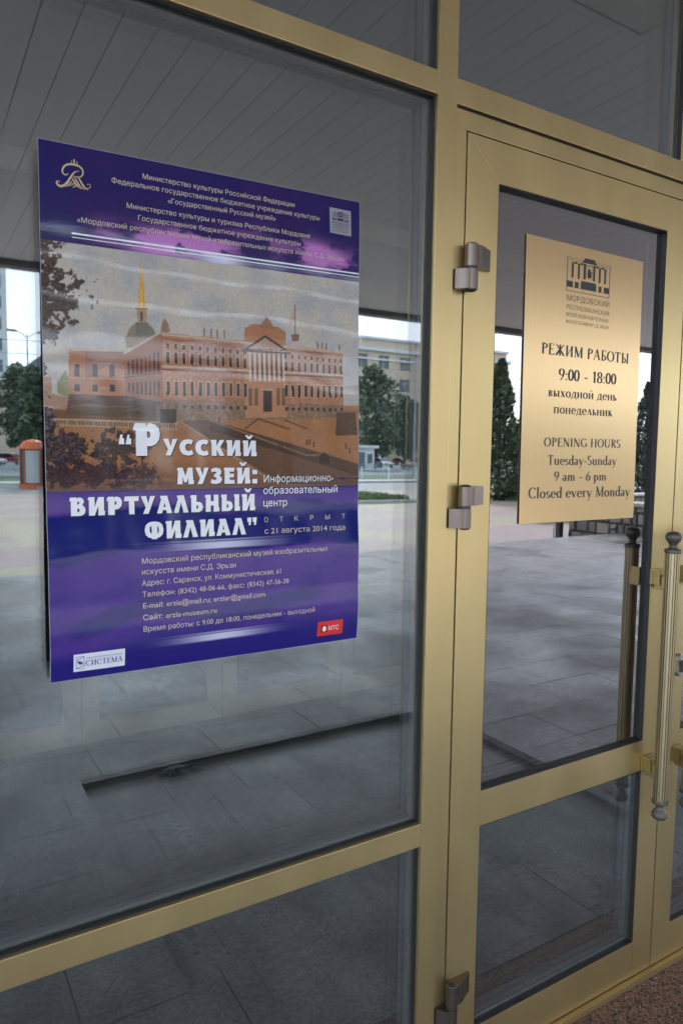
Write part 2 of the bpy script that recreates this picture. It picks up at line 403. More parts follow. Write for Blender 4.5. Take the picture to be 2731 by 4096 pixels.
heap = MB(); rh = random.Random(9)
for k in range(60):
    a_ = rh.uniform(0, 6.28); d_ = abs(rh.gauss(0, .05)); r_ = rh.uniform(.005, .016); hx, hy = 1.10+d_*1.3*math.cos(a_), -2.045+d_*.7*math.sin(a_)
    z_ = -.034+max(0, .034-d_*.35); heap.box(hx-r_, hx+r_, hy-r_*.8, hy+r_*.8, -.04, z_+r_*.3)
tag(heap.build('mortar_crumbs', M['slab']), 'small heap of mortar crumbs bridging the edge of the mat recess', 'rubble', kind='stuff')
# canopy
canopy = MB().box(-4, 18, -8.75, .4, 3.950, 4.5).build('canopy', M['fascia']); tag(canopy, kind='structure')
pan_me = MB().box(-.0975, .0975, -8.7, .3, 3.937, 3.975).mesh('soffit_panel', M['soffit'])
for k in range(108):
    inst(pan_me, 'soffit_panel', (-3.8+.2*k, 0, 0), canopy)
MB().box(-4.05, 18.05, -8.95, -8.752, 3.86, 4.75).build('fascia', M['fascia'], canopy)
lamp = empty('ceiling_lamp', (3.26, -1.12, 3.937), 'square white ceiling lamp on the striped canopy soffit', 'lamp')
MB().box(2.95, 3.57, -1.43, -.81, 3.905, 3.936).build('lamp_cover', M['lampwhite'], lamp)
fr_ = MB()
for x0, x1, y0, y1 in ((2.93, 3.59, -1.45, -1.43), (2.93, 3.59, -.81, -.79), (2.93, 2.95, -1.43, -.81), (3.57, 3.59, -1.43, -.81)):
    fr_.box(x0, x1, y0, y1, 3.9, 3.936)
fr_.build('lamp_frame', M['lampwhite'], lamp)

# ------------------------------------------------------------------ gold window wall
OPEN_TOP = 3.25
ww = empty('window_wall', (1.01, .03, 0), 'gold aluminium window wall framing the large fixed window and the doors', 'window wall')
def member(name, x0, x1, z0, z1, parent=ww, y0=0., y1=.075, bevel=.0009, mat='gold'):
    return MB().box(x0, x1, y0, y1, z0, z1).build(name, M[mat], parent, bevel=bevel)
MUL = ((-.78, -.728), (.984, 1.0362), (2.711, 2.763), (4.25, 4.302))
for a, b_ in MUL: member('mullion', a, b_, .012, 3.9)
member('mullion', 1.835, 1.887, 2.363, OPEN_TOP, y0=.001)
member('mullion', -2.5, -2.448, .012, 3.9)
for a, b_ in ((-2.448, -.728), (-.728, .984), (2.763, 4.25)):
    member('transom', a, b_, 2.316, 2.364, y0=.0012)
    member('transom', a, b_, .656, .7105, y0=.0012)
    member('transom', a, b_, .012, .085, y0=.0012)
member('transom', 1.0362, 2.711, 2.310, 2.3625, y0=.0012)
for a, b_ in ((-2.448, -.728), (-.728, .984), (1.0362, 1.835), (1.887, 2.711), (2.763, 4.25)):
    member('head_rail', a, b_, OPEN_TOP, 3.9, y0=.0015)

def ring(x0, x1, z0, z1, w, y0, y1):
    """rectangular ring, w inside the opening"""
    mb = MB()
    mb.box(x0, x1, y0, y1, z0, z0+w); mb.box(x0, x1, y0, y1, z1-w, z1)
    mb.box(x0, x0+w, y0, y1, z0+w, z1-w); mb.box(x1-w, x1, y0, y1, z0+w, z1-w)
    return mb
def glazing(x0, x1, z0, z1, yg, parent, reveal=.010, gap=.019, sp='spacer', sw=.0075, sheets=3):
    """triple glazed unit: three sheets, two spacer bars, outer and inner gasket"""
    th = .005
    for k in range(sheets):
        y = yg+k*(th+gap)
        MB().box(x0+.0005, x1-.0005, y, y+th, z0+.0005, z1-.0005).build('glass_pane', M[('glass_outer' if k == 0 else 'glass') if sheets > 1 else 'glass_door'], parent)
        if k < 2:
            ring(x0+.0006, x1-.0006, z0+.0006, z1-.0006, sw, y+th+.0004, y+th+gap-.0004).build('spacer_bar', M[sp], parent)
    ring(x0, x1, z0, z1, .0028, reveal, yg-.0003).build('gasket', M['black'], parent)
    ye = yg+3*th+2*gap if sheets > 1 else yg+th+gap
    ring(x0, x1, z0, z1, .004, ye+.0003, ye+.012).build('gasket', M['black'], parent)
YW = .022
for a, b_ in ((-2.448, -.728), (-.728, .984), (2.763, 4.25)):
    glazing(a, b_, .7105, 2.316, YW, ww); glazing(a, b_, .085, .656, YW, ww)
    glazing(a, b_, 2.364, OPEN_TOP, YW, ww)
glazing(1.0362, 1.835, 2.3625, OPEN_TOP, YW, ww); glazing(1.887, 2.711, 2.3625, OPEN_TOP, YW, ww)

# door frame (jambs and head) mitred, 4 mm back from the mullion
JY = .0045
df = empty('door_frame', (0, 0, 0), parent=ww); df.location = -Vector(ww.location)
g = .0005
JL0, JL1, HD0, HD1 = 1.0365, 1.0685, 2.2635, 2.3035
MB().prism_y([(JL0, .012), (JL1, .012), (JL1, HD0-g), (JL0, HD1-g)], JY, .07).build('jamb', M['gold'], df, bevel=.0006)
JR0, JR1 = 2.6785, 2.7105
MB().prism_y([(JR0, .012), (JR1, .012), (JR1, HD1-g), (JR0, HD0-g)], JY, .07).build('jamb', M['gold'], df, bevel=.0006)
MB().prism_y([(JL1+g, HD0), (JR0-g, HD0), (JR1-g, HD1), (JL0+g, HD1)], JY, .07).build('head', M['gold'], df, bevel=.0006)
MB().box(1.037, 2.71, .012, .06, 2.3036, 2.3099).build('gap_seal', M['black'], df)
thr = MB().box(1.0365, 2.7105, -.012, .075, .001, .0195).build('threshold', M['gold'], df, bevel=.001)

# ------------------------------------------------------------------ door leaves
def door_leaf(x0, x1, mirror, label):
    """leaf between x0 and x1; stiles 94 mm hinge side, 85 mm meeting side"""
    d = empty('door_leaf', (x0 if not mirror else x1, .03, .02), label, 'door')
    y0 = .0025
    z0, z1 = .0225, 2.2595
    wl, wr = (.0945, .085) if not mirror else (.085, .0945)
    a, b_ = x0+wl, x1-wr; zt = 2.170; zb = .130; zm0, zm1 = .655, .743
    MB().prism_y([(x0, z0), (a, z0), (a, zt), (x0, z1)], y0, .068).build('stile', M['gold'], d, bevel=.0007)
    MB().prism_y([(b_, z0), (x1, z0), (x1, z1), (b_, zt)], y0, .068).build('stile', M['gold'], d, bevel=.0007)
    MB().prism_y([(a+g, zt), (b_-g, zt), (x1-g, z1), (x0+g, z1)], y0, .068).build('top_rail', M['gold'], d, bevel=.0007)
    MB().box(a+g, b_-g, y0+.0005, .068, zm0, zm1).build('middle_rail', M['gold'], d, bevel=.0007)
    MB().box(a+g, b_-g, y0+.0005, .068, z0, zb).build('bottom_rail', M['gold'], d, bevel=.0007)
    glazing(a, b_, zm1, zt, .019, d, reveal=.0042, gap=.02, sp='spacer_dark', sw=.004, sheets=1)
    glazing(a, b_, zb, zm0, .019, d, reveal=.0042)
    return d
LX0, LX1, RX0d, RX1d = 1.0715, 1.8712, 1.8762, 2.6755
door_l = door_leaf(LX0, LX1, False, 'gold framed glass door leaf carrying the brass opening hours sign, hinged left')
door_r = door_leaf(RX0d, RX1d, True, 'gold framed glass door leaf at the right edge with lock cylinder')
# dark seals in the gaps
MB().box(1.0687, 1.0713, .03, .05, .03, 2.26).build('gap_seal', M['black'], df)
MB().box(1.8714, 1.8760, .03, .05, .03, 2.259).build('gap_seal', M['black'], df)
MB().box(1.0713, 2.675, .03, .05, 2.2597, 2.2633).build('gap_seal', M['black'], df)

# hinges: two swan-shaped knuckles each
def hinge(z_lo, z_mid, z_hi, parent, sgn=1, cx=1.0755):
    h = empty('hinge', (0, 0, 0), parent=parent); h.location = -parent_origin(parent)+Vector((0, 0, 0))
    r = .0148; cy = -.0150
    def leaf(name, s, za, zb, ext):
        pts = []
        N = 22
        # front: from far tip of the flange over an S curve to the barrel, round the barrel, back along the door face
        tip = cx+s*ext
        pts.append((tip, .0024)); pts.append((tip, -.0050))
        for k in range(7):
            t = k/6; x = tip+(cx+s*r*.72-tip)*t
            y = -.0050-(-(cy-r*.68)-.0050)*(t**1.6*(3-2*t)/1.0)
            pts.append((x, y))
        for k in range(1, N):
            ang0 = math.atan2(-.70, s*.72)
            ang = ang0+(-s)*k/(N-1)*math.radians(225)
            pts.append((cx+r*math.cos(ang), cy+r*math.sin(ang)))
        pts.append((cx+s*r*.4, .0024))
        if s > 0: pts = pts[::-1]
        mb = MB(); mb.prism_z(pts, za, zb, smooth=False)
        o = mb.build(name, M['hinge'], h)
        me = o.data
        for p in me.polygons: p.use_smooth = abs(p.normal.z) < .5
        try: me.set_sharp_from_angle(angle=R(35))
        except Exception: pass
        return o
    leaf('knuckle', sgn, z_mid+.0035, z_hi, .064)
    leaf('knuckle', -sgn, z_lo, z_mid-.0035, .037)
    MB().lathe([(.0135, z_mid-.0036), (.0135, z_mid+.0036)], cx, cy).build('washer', M['blackplastic'], h)
    MB().lathe([(.0005, z_hi+.0050), (.007, z_hi+.0045), (.011, z_hi+.0032), (.0132, z_hi+.0012), (.0132, z_hi-.001)][::-1], cx, cy).build('cap', M['blackplastic'], h)
    MB().lathe([(.0005, z_lo-.0050), (.007, z_lo-.0045), (.011, z_lo-.0032), (.0132, z_lo-.0012), (.0132, z_lo+.001)], cx, cy).build('cap', M['blackplastic'], h)
for zl, zm_, zh in ((1.920, 1.966, 2.016), (1.392, 1.439, 1.485), (.192, .240, .292)):
    hinge(zl, zm_, zh, door_l)
    hinge(zl, zm_, zh, door_r, -1, 2.6715)

# pull handles
def pull_handle(cx, parent, s):
    h = empty('pull_handle', (0, 0, 0), parent=parent); h.location = -parent_origin(parent)
    cyh = -.046; z0, z1 = .583, 1.293; rt_ = .0198
    NF = 17; prof = []
    for k in range(NF):
        t = 2*math.pi*k/NF; w = 2*math.pi/NF
        for dt, rr in ((0, rt_), (.52, rt_), (.60, rt_-.0050), (.92, rt_-.0050)):
            prof.append((cx+rr*math.cos(t+dt*w), cyh+rr*math.sin(t+dt*w)))
    MB().prism_z(prof, z0, z1).build('fluted_tube', M['tube'], h)
    def collar(za, s_):
        kb = MB()
        # collar, neck and onion knob, from the tube end outwards
        P = [(.0215, 0), (.0222, .002), (.0222, .009), (.0215, .0105), (.0130, .0125), (.0098, .0175), (.0100, .0225), (.0140, .029), (.0190, .0355), (.0214, .0425), (.0210, .049), (.0178, .0545), (.011, .0585), (.001, .0600)]
        pr = [(r_, za+s_*q) for r_, q in P]
        if s_ < 0: pr = pr[::-1]
        kb.lathe(pr, cx, cyh, seg=36)
        kb.build('knob', M['bronze'], h)
    collar(z1, 1); collar(z0, -1)
    for zc in (1.222, .678):
        bk = MB()
        xs = cx-s*.004
        bk.box(xs-.024, xs+.024, -.006, .0022, zc-.021, zc+.021)
        bk.box(xs-.0225, xs-.0175, -.026, -.006, zc-.021, zc+.021)
        bk.box(xs-.014, xs+.016, -.036, -.006, zc-.034, zc+.004)
        bk.build('bracket', M['gold_dark'], h, bevel=.0009)
    return h
pull_handle(1.808, door_l, 1)
pull_handle(1.9395, door_r, -1)

# lock cylinder on the right leaf
lk = empty('lock', (0, 0, 0), parent=door_r); lk.location = -parent_origin(door_r)
def stadium(cx, cz, w, h, y0, y1, mb, n=10):
    r = w/2; P = [(cx+r*math.cos(t), cz+h/2-r+r*math.sin(t)) for t in [math.pi*k/n for k in range(n+1)]]
    P += [(cx+r*math.cos(t), cz-h/2+r+r*math.sin(t)) for t in [math.pi+math.pi*k/n for k in range(n+1)]]
    mb.prism_y(P, y0, y1); return mb
stadium(1.9335, .946, .031, .068, -.009, .0024, MB()).build('escutcheon', M['steel'], lk, bevel=.0012)
kc = MB(); stadium(1.9335, .940, .010, .030, -.0125, -.0091, kc)
kc.prism_y([(1.9335+.0085*math.cos(t), .953+.0085*math.sin(t)) for t in [2*math.pi*k/16 for k in range(16)]], -.0135, -.0092)
kc.build('cylinder', M['bronze'], lk)
MB().box(1.9327, 1.9343, -.0138, -.0136, .948, .958).build('keyway', M['black'], lk)

deb = MB(); rd = random.Random(5)
for k in range(26):
    x_ = rd.uniform(1.66, 2.0); y_ = -.02-abs(rd.gauss(0, .035)); r_ = rd.uniform(.0004, .0013)
    deb.box(x_-r_, x_+r_, y_-r_*.6, y_+r_*.6, 0.0002, r_)
tag(deb.build('grit', M['white']), 'pale grit scattered on the red granite before the threshold', 'grit', kind='stuff')
# stone cladding round the glazed front
fac = empty('entrance_wall', (0, .2, 0), 'pale stone wall around and above the gold glazed entrance', 'wall')
MB().box(-9, -2.5, -.02, .5, 0.001, 3.93).build('wall', M['wallstone'], fac)
MB().box(4.302, 17.4, -.02, .5, .001, 3.93).build('wall', M['wallstone'], fac)

# ------------------------------------------------------------------ interior: vestibule, inner doors, dim hall
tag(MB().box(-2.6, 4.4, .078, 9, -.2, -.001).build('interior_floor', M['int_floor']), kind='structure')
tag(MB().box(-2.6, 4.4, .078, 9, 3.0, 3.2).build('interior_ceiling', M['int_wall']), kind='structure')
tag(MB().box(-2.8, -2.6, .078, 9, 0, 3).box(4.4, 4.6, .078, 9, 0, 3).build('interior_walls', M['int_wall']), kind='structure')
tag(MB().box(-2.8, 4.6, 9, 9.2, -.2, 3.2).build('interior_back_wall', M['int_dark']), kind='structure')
iw = empty('inner_door_screen', (1.5, 2.6, 0), 'gold framed inner vestibule doors seen dimly through the glass', 'door screen')
YI = 2.6
xs_ = [-2.6, -1.71, -.08, .755, 1.545, 2.36, 3.17, 4.4]
for i, xv in enumerate(xs_[1:-1]):
    MB().box(xv-.092, xv-.003, YI, YI+.05, .0, 2.75).build('stile', M['gold_inner'], iw)
    MB().box(xv+.003, xv+.092, YI, YI+.05, .0, 2.75).build('stile', M['gold_inner'], iw)
for i in range(len(xs_)-1):
    a = xs_[i]+(.092 if i else 0); b_ = xs_[i+1]-(.092 if i < len(xs_)-2 else 0)
    MB().box(a, b_, YI+.001, YI+.05, .0, .115).build('bottom_rail', M['gold_inner'], iw)
    MB().box(a, b_, YI+.001, YI+.05, 2.1, 2.2).build('top_rail', M['gold_inner'], iw)
    MB().box(a, b_, YI+.001, YI+.05, 2.9, 2.999).build('head_rail', M['gold_inner'], iw)
    MB().box(a, b_, YI+.02, YI+.026, .115, 2.1).build('glass_pane', M['glass_in'], iw)
    MB().box(a, b_, YI+.02, YI+.026, 2.2, 2.9).build('glass_pane', M['glass_in'], iw)


# ================================================================== POSTER
PX0, PX1 = .1955, .8040
def ptop(x): return 2.0500+(x-PX0)/(PX1-PX0)*.0155
PZB = 1.1668
YP = .0195
# how the hanging sheet bellies: lean of the surface against height (fraction from the top)
def _lean_table():
    # height in the glass (rise per metre) that each level of the bellied sheet faces
    ks = [(0, .42), (.06, .40), (.13, .33), (.152, .27), (.164, .215), (.174, .222), (.184, .262), (.208, .262), (.215, .212), (.219, .212), (.226, .264), (.279, .264), (.285, .208), (.290, .210), (.297, .264),
          (.340, .258), (.352, .215), (.375, .20), (.388, .225), (.398, .262), (.412, .225), (.425, .13), (.5, .08), (.60, .04), (.645, -.03), (.675, -.10), (.688, -.08), (.700, .05), (.765, .06), (.780, -.16), (.86, -.24), (.872, -.12), (.905, -.12), (.918, -.30), (.945, -.36), (.955, -.46), (1, -.52)]
    t = np.linspace(0, 1, 901); b = np.interp(t, [k[0] for k in ks], [k[1] for k in ks])
    flat = (2.058-.891*t-1.557)/1.24; s = (b-flat)/2
    w = np.hanning(13); w /= w.sum(); s = np.convolve(np.pad(s, 6, mode='edge'), w, 'valid')
    y = np.cumsum(s)*(.89/900)
    return t, y-y.min()
LT, LY = _lean_table()
def belly(x, z):
    t = np.clip((2.058-z)/.891, 0, 1); s = (x-PX0)/(PX1-PX0)
    tt = np.clip(t+.012*np.sin(3.1*s+.5)*np.sin(math.pi*t)+.009*np.sin(7*s+9*t)*np.sin(math.pi*t)+.0035*np.sin(19*s+31*t)*np.sin(math.pi*t), 0, 1)
    b = np.interp(tt, LT, LY)
    left = .55+.45*np.clip(1-(s-.15)/.85, 0, 1)
    b = b*np.where(t > .62, .75+.25*left, 1)
    b = b+.00035*np.sin(23*s+7*t+1.3*np.sin(9*t))*np.sin(math.pi*t)+.0002*np.sin(41*s-17*t)
    return b+.0004
def poster_y(x, z, off): return YP-belly(x, z)-off

def conform(verts, off):
    v = np.array(verts, dtype=float).reshape(-1, 2)
    y = poster_y(v[:, 0], v[:, 1], off)
    return np.stack([v[:, 0], y, v[:, 1]], 1)

def poster_mat(name, rough=.10, attr=None, col=None, coat=1.0, wrinkle=.07):
    mt, nt, b = new_mat(name); L = nt.links
    g = nt.nodes.new('ShaderNodeNewGeometry')
    if attr:
        a = nt.nodes.new('ShaderNodeVertexColor'); a.layer_name = attr; L.new(a.outputs[0], b.inputs['Base Color'])
    else: b.inputs['Base Color'].default_value = col
    b.inputs['Roughness'].default_value = .45; b.inputs['Specular IOR Level'].default_value = 0
    b.inputs['Coat Weight'].default_value = coat; b.inputs['Coat Roughness'].default_value = rough; b.inputs['Coat IOR'].default_value = 1.46
    mp_ = nt.nodes.new('ShaderNodeMapping'); mp_.inputs['Scale'].default_value = (9, 1, 26)
    n = nt.nodes.new('ShaderNodeTexNoise'); n.inputs['Scale'].default_value = 1.3; n.inputs['Detail'].default_value = 5; n.inputs['Roughness'].default_value = .6
    L.new(g.outputs['Position'], mp_.inputs[0]); L.new(mp_.outputs[0], n.inputs['Vector'])
    bp = nt.nodes.new('ShaderNodeBump'); bp.inputs['Strength'].default_value = wrinkle; bp.inputs['Distance'].default_value = .003
    L.new(n.outputs['Fac'], bp.inputs['Height']); L.new(bp.outputs[0], b.inputs['Coat Normal'])
    return mt
M['pcolor'] = poster_mat('printed_glossy_paper', attr='print')
def ink(name, c): M[name] = poster_mat(name, col=c, rough=.12)
ink('ink_beige', srgb(205, 188, 170)); ink('ink_white', srgb(232, 230, 236)); ink('ink_shadow', (.008, .008, .03, 1))
ink('ink_label', srgb(225, 225, 235)); ink('ink_blue', srgb(50, 70, 150)); ink('ink_red', srgb(215, 50, 42)); ink('ink_navy', srgb(40, 45, 70))
ink('ink_redlogo', srgb(160, 30, 25)); ink('ink_grey', srgb(150, 148, 160)); ink('ink_gold', srgb(205, 180, 140))

poster = empty('poster', (.5, .018, 1.61), 'large glossy purple exhibition poster with a palace picture taped on the fixed window', 'poster')

rng = np.random.RandomState(3)
def vnoise(X, Y, sc, seed, octv=4):
    """value noise on a grid of points"""
    out = np.zeros_like(X); amp = 1; tot = 0
    for o in range(octv):
        r_ = np.random.RandomState(seed+o*17); G = r_.rand(128, 128)
        x = X*sc*2**o; y = Y*sc*2**o
        xi = np.floor(x).astype(int); yi = np.floor(y).astype(int); fx = x-xi; fy = y-yi
        fx = fx*fx*(3-2*fx); fy = fy*fy*(3-2*fy)
        a = G[yi % 128, xi % 128]; b = G[yi % 128, (xi+1) % 128]; c = G[(yi+1) % 128, xi % 128]; d = G[(yi+1) % 128, (xi+1) % 128]
        out += amp*(a*(1-fx)*(1-fy)+b*fx*(1-fy)+c*(1-fx)*fy+d*fx*fy); tot += amp; amp *= .55
    return out/tot
def lin(c): c = np.array(c)/255.; return np.where(c <= .04045, c/12.92, ((c+.055)/1.055)**2.4)

def grid_mesh(name, nx, nz, zt, zb, off, parent, mat, paint):
    s = np.linspace(0, 1, nx); t = np.linspace(0, 1, nz); S, T = np.meshgrid(s, t)
    X = PX0+(PX1-PX0)*S; Zt = zt(X); Zb = zb(X); Z = Zt+(Zb-Zt)*T
    Y = poster_y(X, Z, off)
    me = bpy.data.meshes.new(name)
    co = np.stack([X, Y, Z], -1).reshape(-1, 3)
    idx = np.arange(nx*nz).reshape(nz, nx)
    q = np.stack([idx[1:, :-1], idx[1:, 1:], idx[:-1, 1:], idx[:-1, :-1]], -1).reshape(-1, 4)
    me.vertices.add(len(co)); me.vertices.foreach_set('co', co.ravel())
    me.loops.add(q.size); me.loops.foreach_set('vertex_index', q.ravel())
    me.polygons.add(len(q)); me.polygons.foreach_set('loop_start', np.arange(0, q.size, 4))
    me.polygons.foreach_set('use_smooth', np.ones(len(q), dtype=bool))
    me.update(calc_edges=True)
    C = paint(X, Z, T); A = np.ones((nz*nx, 4)); A[:, :3] = C.reshape(-1, 3)
    ca = me.color_attributes.new('print', 'FLOAT_COLOR', 'POINT'); ca.data.foreach_set('color', A.astype(np.float32).ravel())
    me.materials.append(mat)
    o = bpy.data.objects.new(name, me); COL.objects.link(o)
    if parent: o.parent = parent; o.location = -Vector(parent.location)
    return o

def bell(x, w): return np.exp(-(x/w)**2)
def paint_sheet(X, Z, T):
    n = vnoise(X, Z, 14, 5); n2 = vnoise(X+.05*vnoise(X, Z, 30, 40, 3), Z*2.4, 22, 9, 6)
    a = lin((16, 8, 88)); b = lin((32, 6, 86)); c0 = lin((12, 18, 104))
    k = np.clip((n-.38)/.26, 0, 1)[..., None]
    C = a*(1-k)+b*k
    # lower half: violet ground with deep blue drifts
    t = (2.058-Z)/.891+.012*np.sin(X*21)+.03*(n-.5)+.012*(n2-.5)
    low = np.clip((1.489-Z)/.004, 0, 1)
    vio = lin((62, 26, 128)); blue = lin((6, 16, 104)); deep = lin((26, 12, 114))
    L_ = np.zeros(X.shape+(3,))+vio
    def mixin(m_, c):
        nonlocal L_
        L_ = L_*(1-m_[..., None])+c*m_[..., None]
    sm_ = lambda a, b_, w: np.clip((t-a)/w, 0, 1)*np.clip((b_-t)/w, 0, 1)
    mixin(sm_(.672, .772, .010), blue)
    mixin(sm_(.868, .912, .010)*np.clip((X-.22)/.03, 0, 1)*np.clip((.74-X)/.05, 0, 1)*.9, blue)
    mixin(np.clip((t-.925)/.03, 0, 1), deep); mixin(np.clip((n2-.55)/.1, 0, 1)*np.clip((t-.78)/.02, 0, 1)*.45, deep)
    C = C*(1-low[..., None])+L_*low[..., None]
    # printed cloud wisps in the banner
    w = np.clip((n2-.44)/.16, 0, 1)*(.25+.75*np.clip((vnoise(X, Z, 7, 61, 2)-.40)/.2, 0, 1))*bell(Z-(1.934-.018*np.sin((X-.2)*11)), .022)*np.clip((X-.26)/.04, 0, 1)
    w = np.clip(w*1.5, 0, .9)[..., None]
    C = C*(1-w)+lin((190, 120, 195))*w
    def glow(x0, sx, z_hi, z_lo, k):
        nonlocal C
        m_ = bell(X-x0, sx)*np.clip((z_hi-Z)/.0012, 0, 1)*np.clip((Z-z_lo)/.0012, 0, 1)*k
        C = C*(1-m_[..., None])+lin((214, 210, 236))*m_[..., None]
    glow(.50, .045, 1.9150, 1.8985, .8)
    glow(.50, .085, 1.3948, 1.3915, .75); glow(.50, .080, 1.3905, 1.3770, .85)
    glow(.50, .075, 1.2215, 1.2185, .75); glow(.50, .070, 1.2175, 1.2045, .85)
    return C
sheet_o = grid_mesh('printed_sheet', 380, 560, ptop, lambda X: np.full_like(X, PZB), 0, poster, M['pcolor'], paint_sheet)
# white cut edge of the paper
eb = MB(); per = []
N1 = 60
edge = [(PX0, ptop(PX0)+(PZB-ptop(PX0))*i/N1) for i in range(N1)]+[(PX0+(PX1-PX0)*i/N1, PZB) for i in range(N1)] + \
       [(PX1, PZB+(ptop(PX1)-PZB)*i/N1) for i in range(N1)]+[(PX1-(PX1-PX0)*i/N1, ptop(PX1-(PX1-PX0)*i/N1)) for i in range(N1)]
cxp, czp = (PX0+PX1)/2, (PZB+2.058)/2
ein = [(x+(cxp-x)*.0040 if abs(x-cxp) > .29 else x, z+(czp-z)*.0028 if abs(z-czp) > .42 else z) for x, z in edge]
ein = [(min(max(x, PX0+.0007), PX1-.0007), min(max(z, PZB+.0007), ptop(x)-.0007)) for x, z in edge]
A_ = conform(edge, .0004); B_ = conform(ein, .0004); C_ = conform(edge, -.0003)
n = len(edge)
eb.add([tuple(p) for p in A_]+[tuple(p) for p in B_]+[tuple(p) for p in C_],
       [(i, (i+1) % n, n+(i+1) % n, n+i) for i in range(n)]+[(2*n+i, 2*n+(i+1) % n, (i+1) % n, i) for i in range(n)])
eb.build('paper_edge', M['paper'], poster)

# ---- the palace picture, laid out on the sheet
AA = np.array([[0.00052165, -1.938e-05, 0.13380564], [-0.00031827, -4.712e-05, 1.1551273], [8.02e-06, -0.000609, 0.62756938]])
IA = None
def SH(u, v):
    """layout unit of the print (u right, v down) -> x, z on the poster"""
    d = AA @ np.array([u, v, 1.]); return 1.258*d[0]/d[1], 1.557+1.258*d[2]/d[1]
PIC_T = lambda X: 1.8935+(X-PX0)/(PX1-PX0)*.0125
PIC_B = lambda X: 1.4868+(X-PX0)/(PX1-PX0)*.0035
def paint_picture(X, Z, T):
    # inverse layout: x,z -> u,v (row/column in print units)
    bx = X/1.258; bz = (Z-1.557)/1.258
    Ai = np.linalg.inv(AA); D = np.stack([bx, np.ones_like(bx), bz], 0).reshape(3, -1); P = Ai @ D
    U = (P[0]/P[2]).reshape(X.shape); V = (P[1]/P[2]).reshape(X.shape)
    C = np.zeros(X.shape+(3,))
    nz = vnoise(U, V, .02, 1, 5); nf = vnoise(U, V, .25, 2, 3); ng = vnoise(U, V*1.6, .05, 4, 5)
    def put(mask, col, k=1.):
        k = (mask*k)[..., None]; C[...] = C*(1-k)+(lin(col) if isinstance(col, tuple) else col)*k
    def poly(pts):
        m_ = np.zeros(U.shape, bool); n_ = len(pts); j = n_-1
        for i in range(n_):
            xi, yi = pts[i]; xj, yj = pts[j]
            if yi != yj:
                m_ ^= ((yi > V) != (yj > V)) & (U < (xj-xi)*(V-yi)/(yj-yi)+xi)
            j = i
        return m_.astype(float)
    def line(x0, y0, x1, y1, w):
        L_ = math.hypot(x1-x0, y1-y0); t_ = np.clip(((U-x0)*(x1-x0)+(V-y0)*(y1-y0))/L_**2, 0, 1)
        d_ = np.hypot(U-x0-t_*(x1-x0), V-y0-t_*(y1-y0)); return np.clip((w/2-d_)/.9+.5, 0, 1)
    # sky
    put(np.ones(U.shape), (190, 184, 180)); put(np.clip((nz-.42)*4, 0, 1), (208, 194, 176), .55)
    put(np.clip((.5-nz)*4, 0, 1), (166, 166, 172), .45); put(np.clip((V-780)/160, 0, 1), (190, 176, 160), .35)
    # ground
    gm = np.clip((V-935+.008*(U-90))/6, 0, 1)
    put(gm, (168, 118, 84)); put(gm*np.clip((ng-.45)*3, 0, 1), (184, 128, 80), .8)
    put(gm*np.clip((V-1050)/90, 0, 1), (104, 72, 64), .7)
    # distant roofs at the left edge
    put(poly([(90, 865), (118, 868), (118, 905), (160, 915), (160, 940), (90, 930)]), (176, 130, 104), .8)
    put(poly([(130, 880), (150, 850), (162, 880), (160, 915), (132, 905)]), (140, 134, 90), .8)
    OR, LT_, DK, ST = (182, 128, 98), (202, 154, 124), (124, 84, 66), (200, 180, 160)
    # spire, lantern and dome
    put(poly([(325, 592), (334, 708), (317, 708)]), (214, 156, 52)); put(poly([(325, 592), (329, 708), (321, 708)]), (236, 190, 96), .6)
    put(poly([(314, 708), (337, 708), (336, 742), (316, 742)]), (178, 146, 118)); put(line(325, 718, 325, 736, 6), (92, 74, 66))
    put(line(312, 709, 339, 710, 3), (130, 96, 74)); put(line(313, 742, 339, 743, 3), (120, 92, 76))
    dome = (np.clip(1-(((U-324)/33)**2+((V-775)/34)**2), 0, 1) > 0)*(V < 775)
    put(dome.astype(float), (128, 120, 104)); put(dome*(np.sin((U-324)*1.0) > .55), (104, 96, 84), .7); put(dome*(U < 312), (160, 148, 128), .5)
    put(poly([(286, 774), (362, 774), (362, 800), (290, 800)]), (160, 140, 120))
    # low left wing
    put(poly([(157, 800), (285, 803), (285, 932), (158, 928)]), OR); put(poly([(195, 803), (285, 803), (285, 850), (240, 842), (195, 880)]), DK, .5)
    put(line(154, 803, 288, 806, 6), ST, .85); put(line(157, 868, 285, 872, 3), ST, .5)
    put(poly([(158, 905), (285, 910), (285, 960), (150, 952)]), (104, 82, 72), .9)
    for x in (176, 217, 256):
        put(poly([(x-6, 842), (x+6, 842), (x+6, 866), (x-6, 866)]), (66, 50, 46)); put(poly([(x-6, 884), (x+6, 884), (x+6, 900), (x-6, 900)]), (70, 52, 48))
        put((((U-x)/6)**2+((V-842)/5)**2 < 1).astype(float), (66, 50, 46))
    # receding side
    put(poly([(285, 815), (372, 762), (372, 965), (285, 945)]), (160, 108, 84)); put(poly([(285, 910), (372, 925), (372, 968), (285, 955)]), (98, 72, 64))
    put(line(285, 812, 374, 760, 5), ST, .8); put(line(285, 868, 372, 856, 3), (96, 66, 54), .8)
    for i in range(8):
        x = 292+i*9.8; f_ = i/8
        put(poly([(x, 832-26*f_), (x+4, 830-26*f_), (x+4, 862-8*f_), (x, 863-8*f_)]), (84, 54, 50)); put(poly([(x, 880-4*f_), (x+4, 879-4*f_), (x+4, 904+8*f_), (x, 903+8*f_)]), (80, 50, 46))
    # long front
    top = lambda u: 764+(u-372)*.105; base = lambda u: 968-(u-372)*.018
    fr = (U > 372)*(U < 785)*(V > top(U))*(V < base(U))
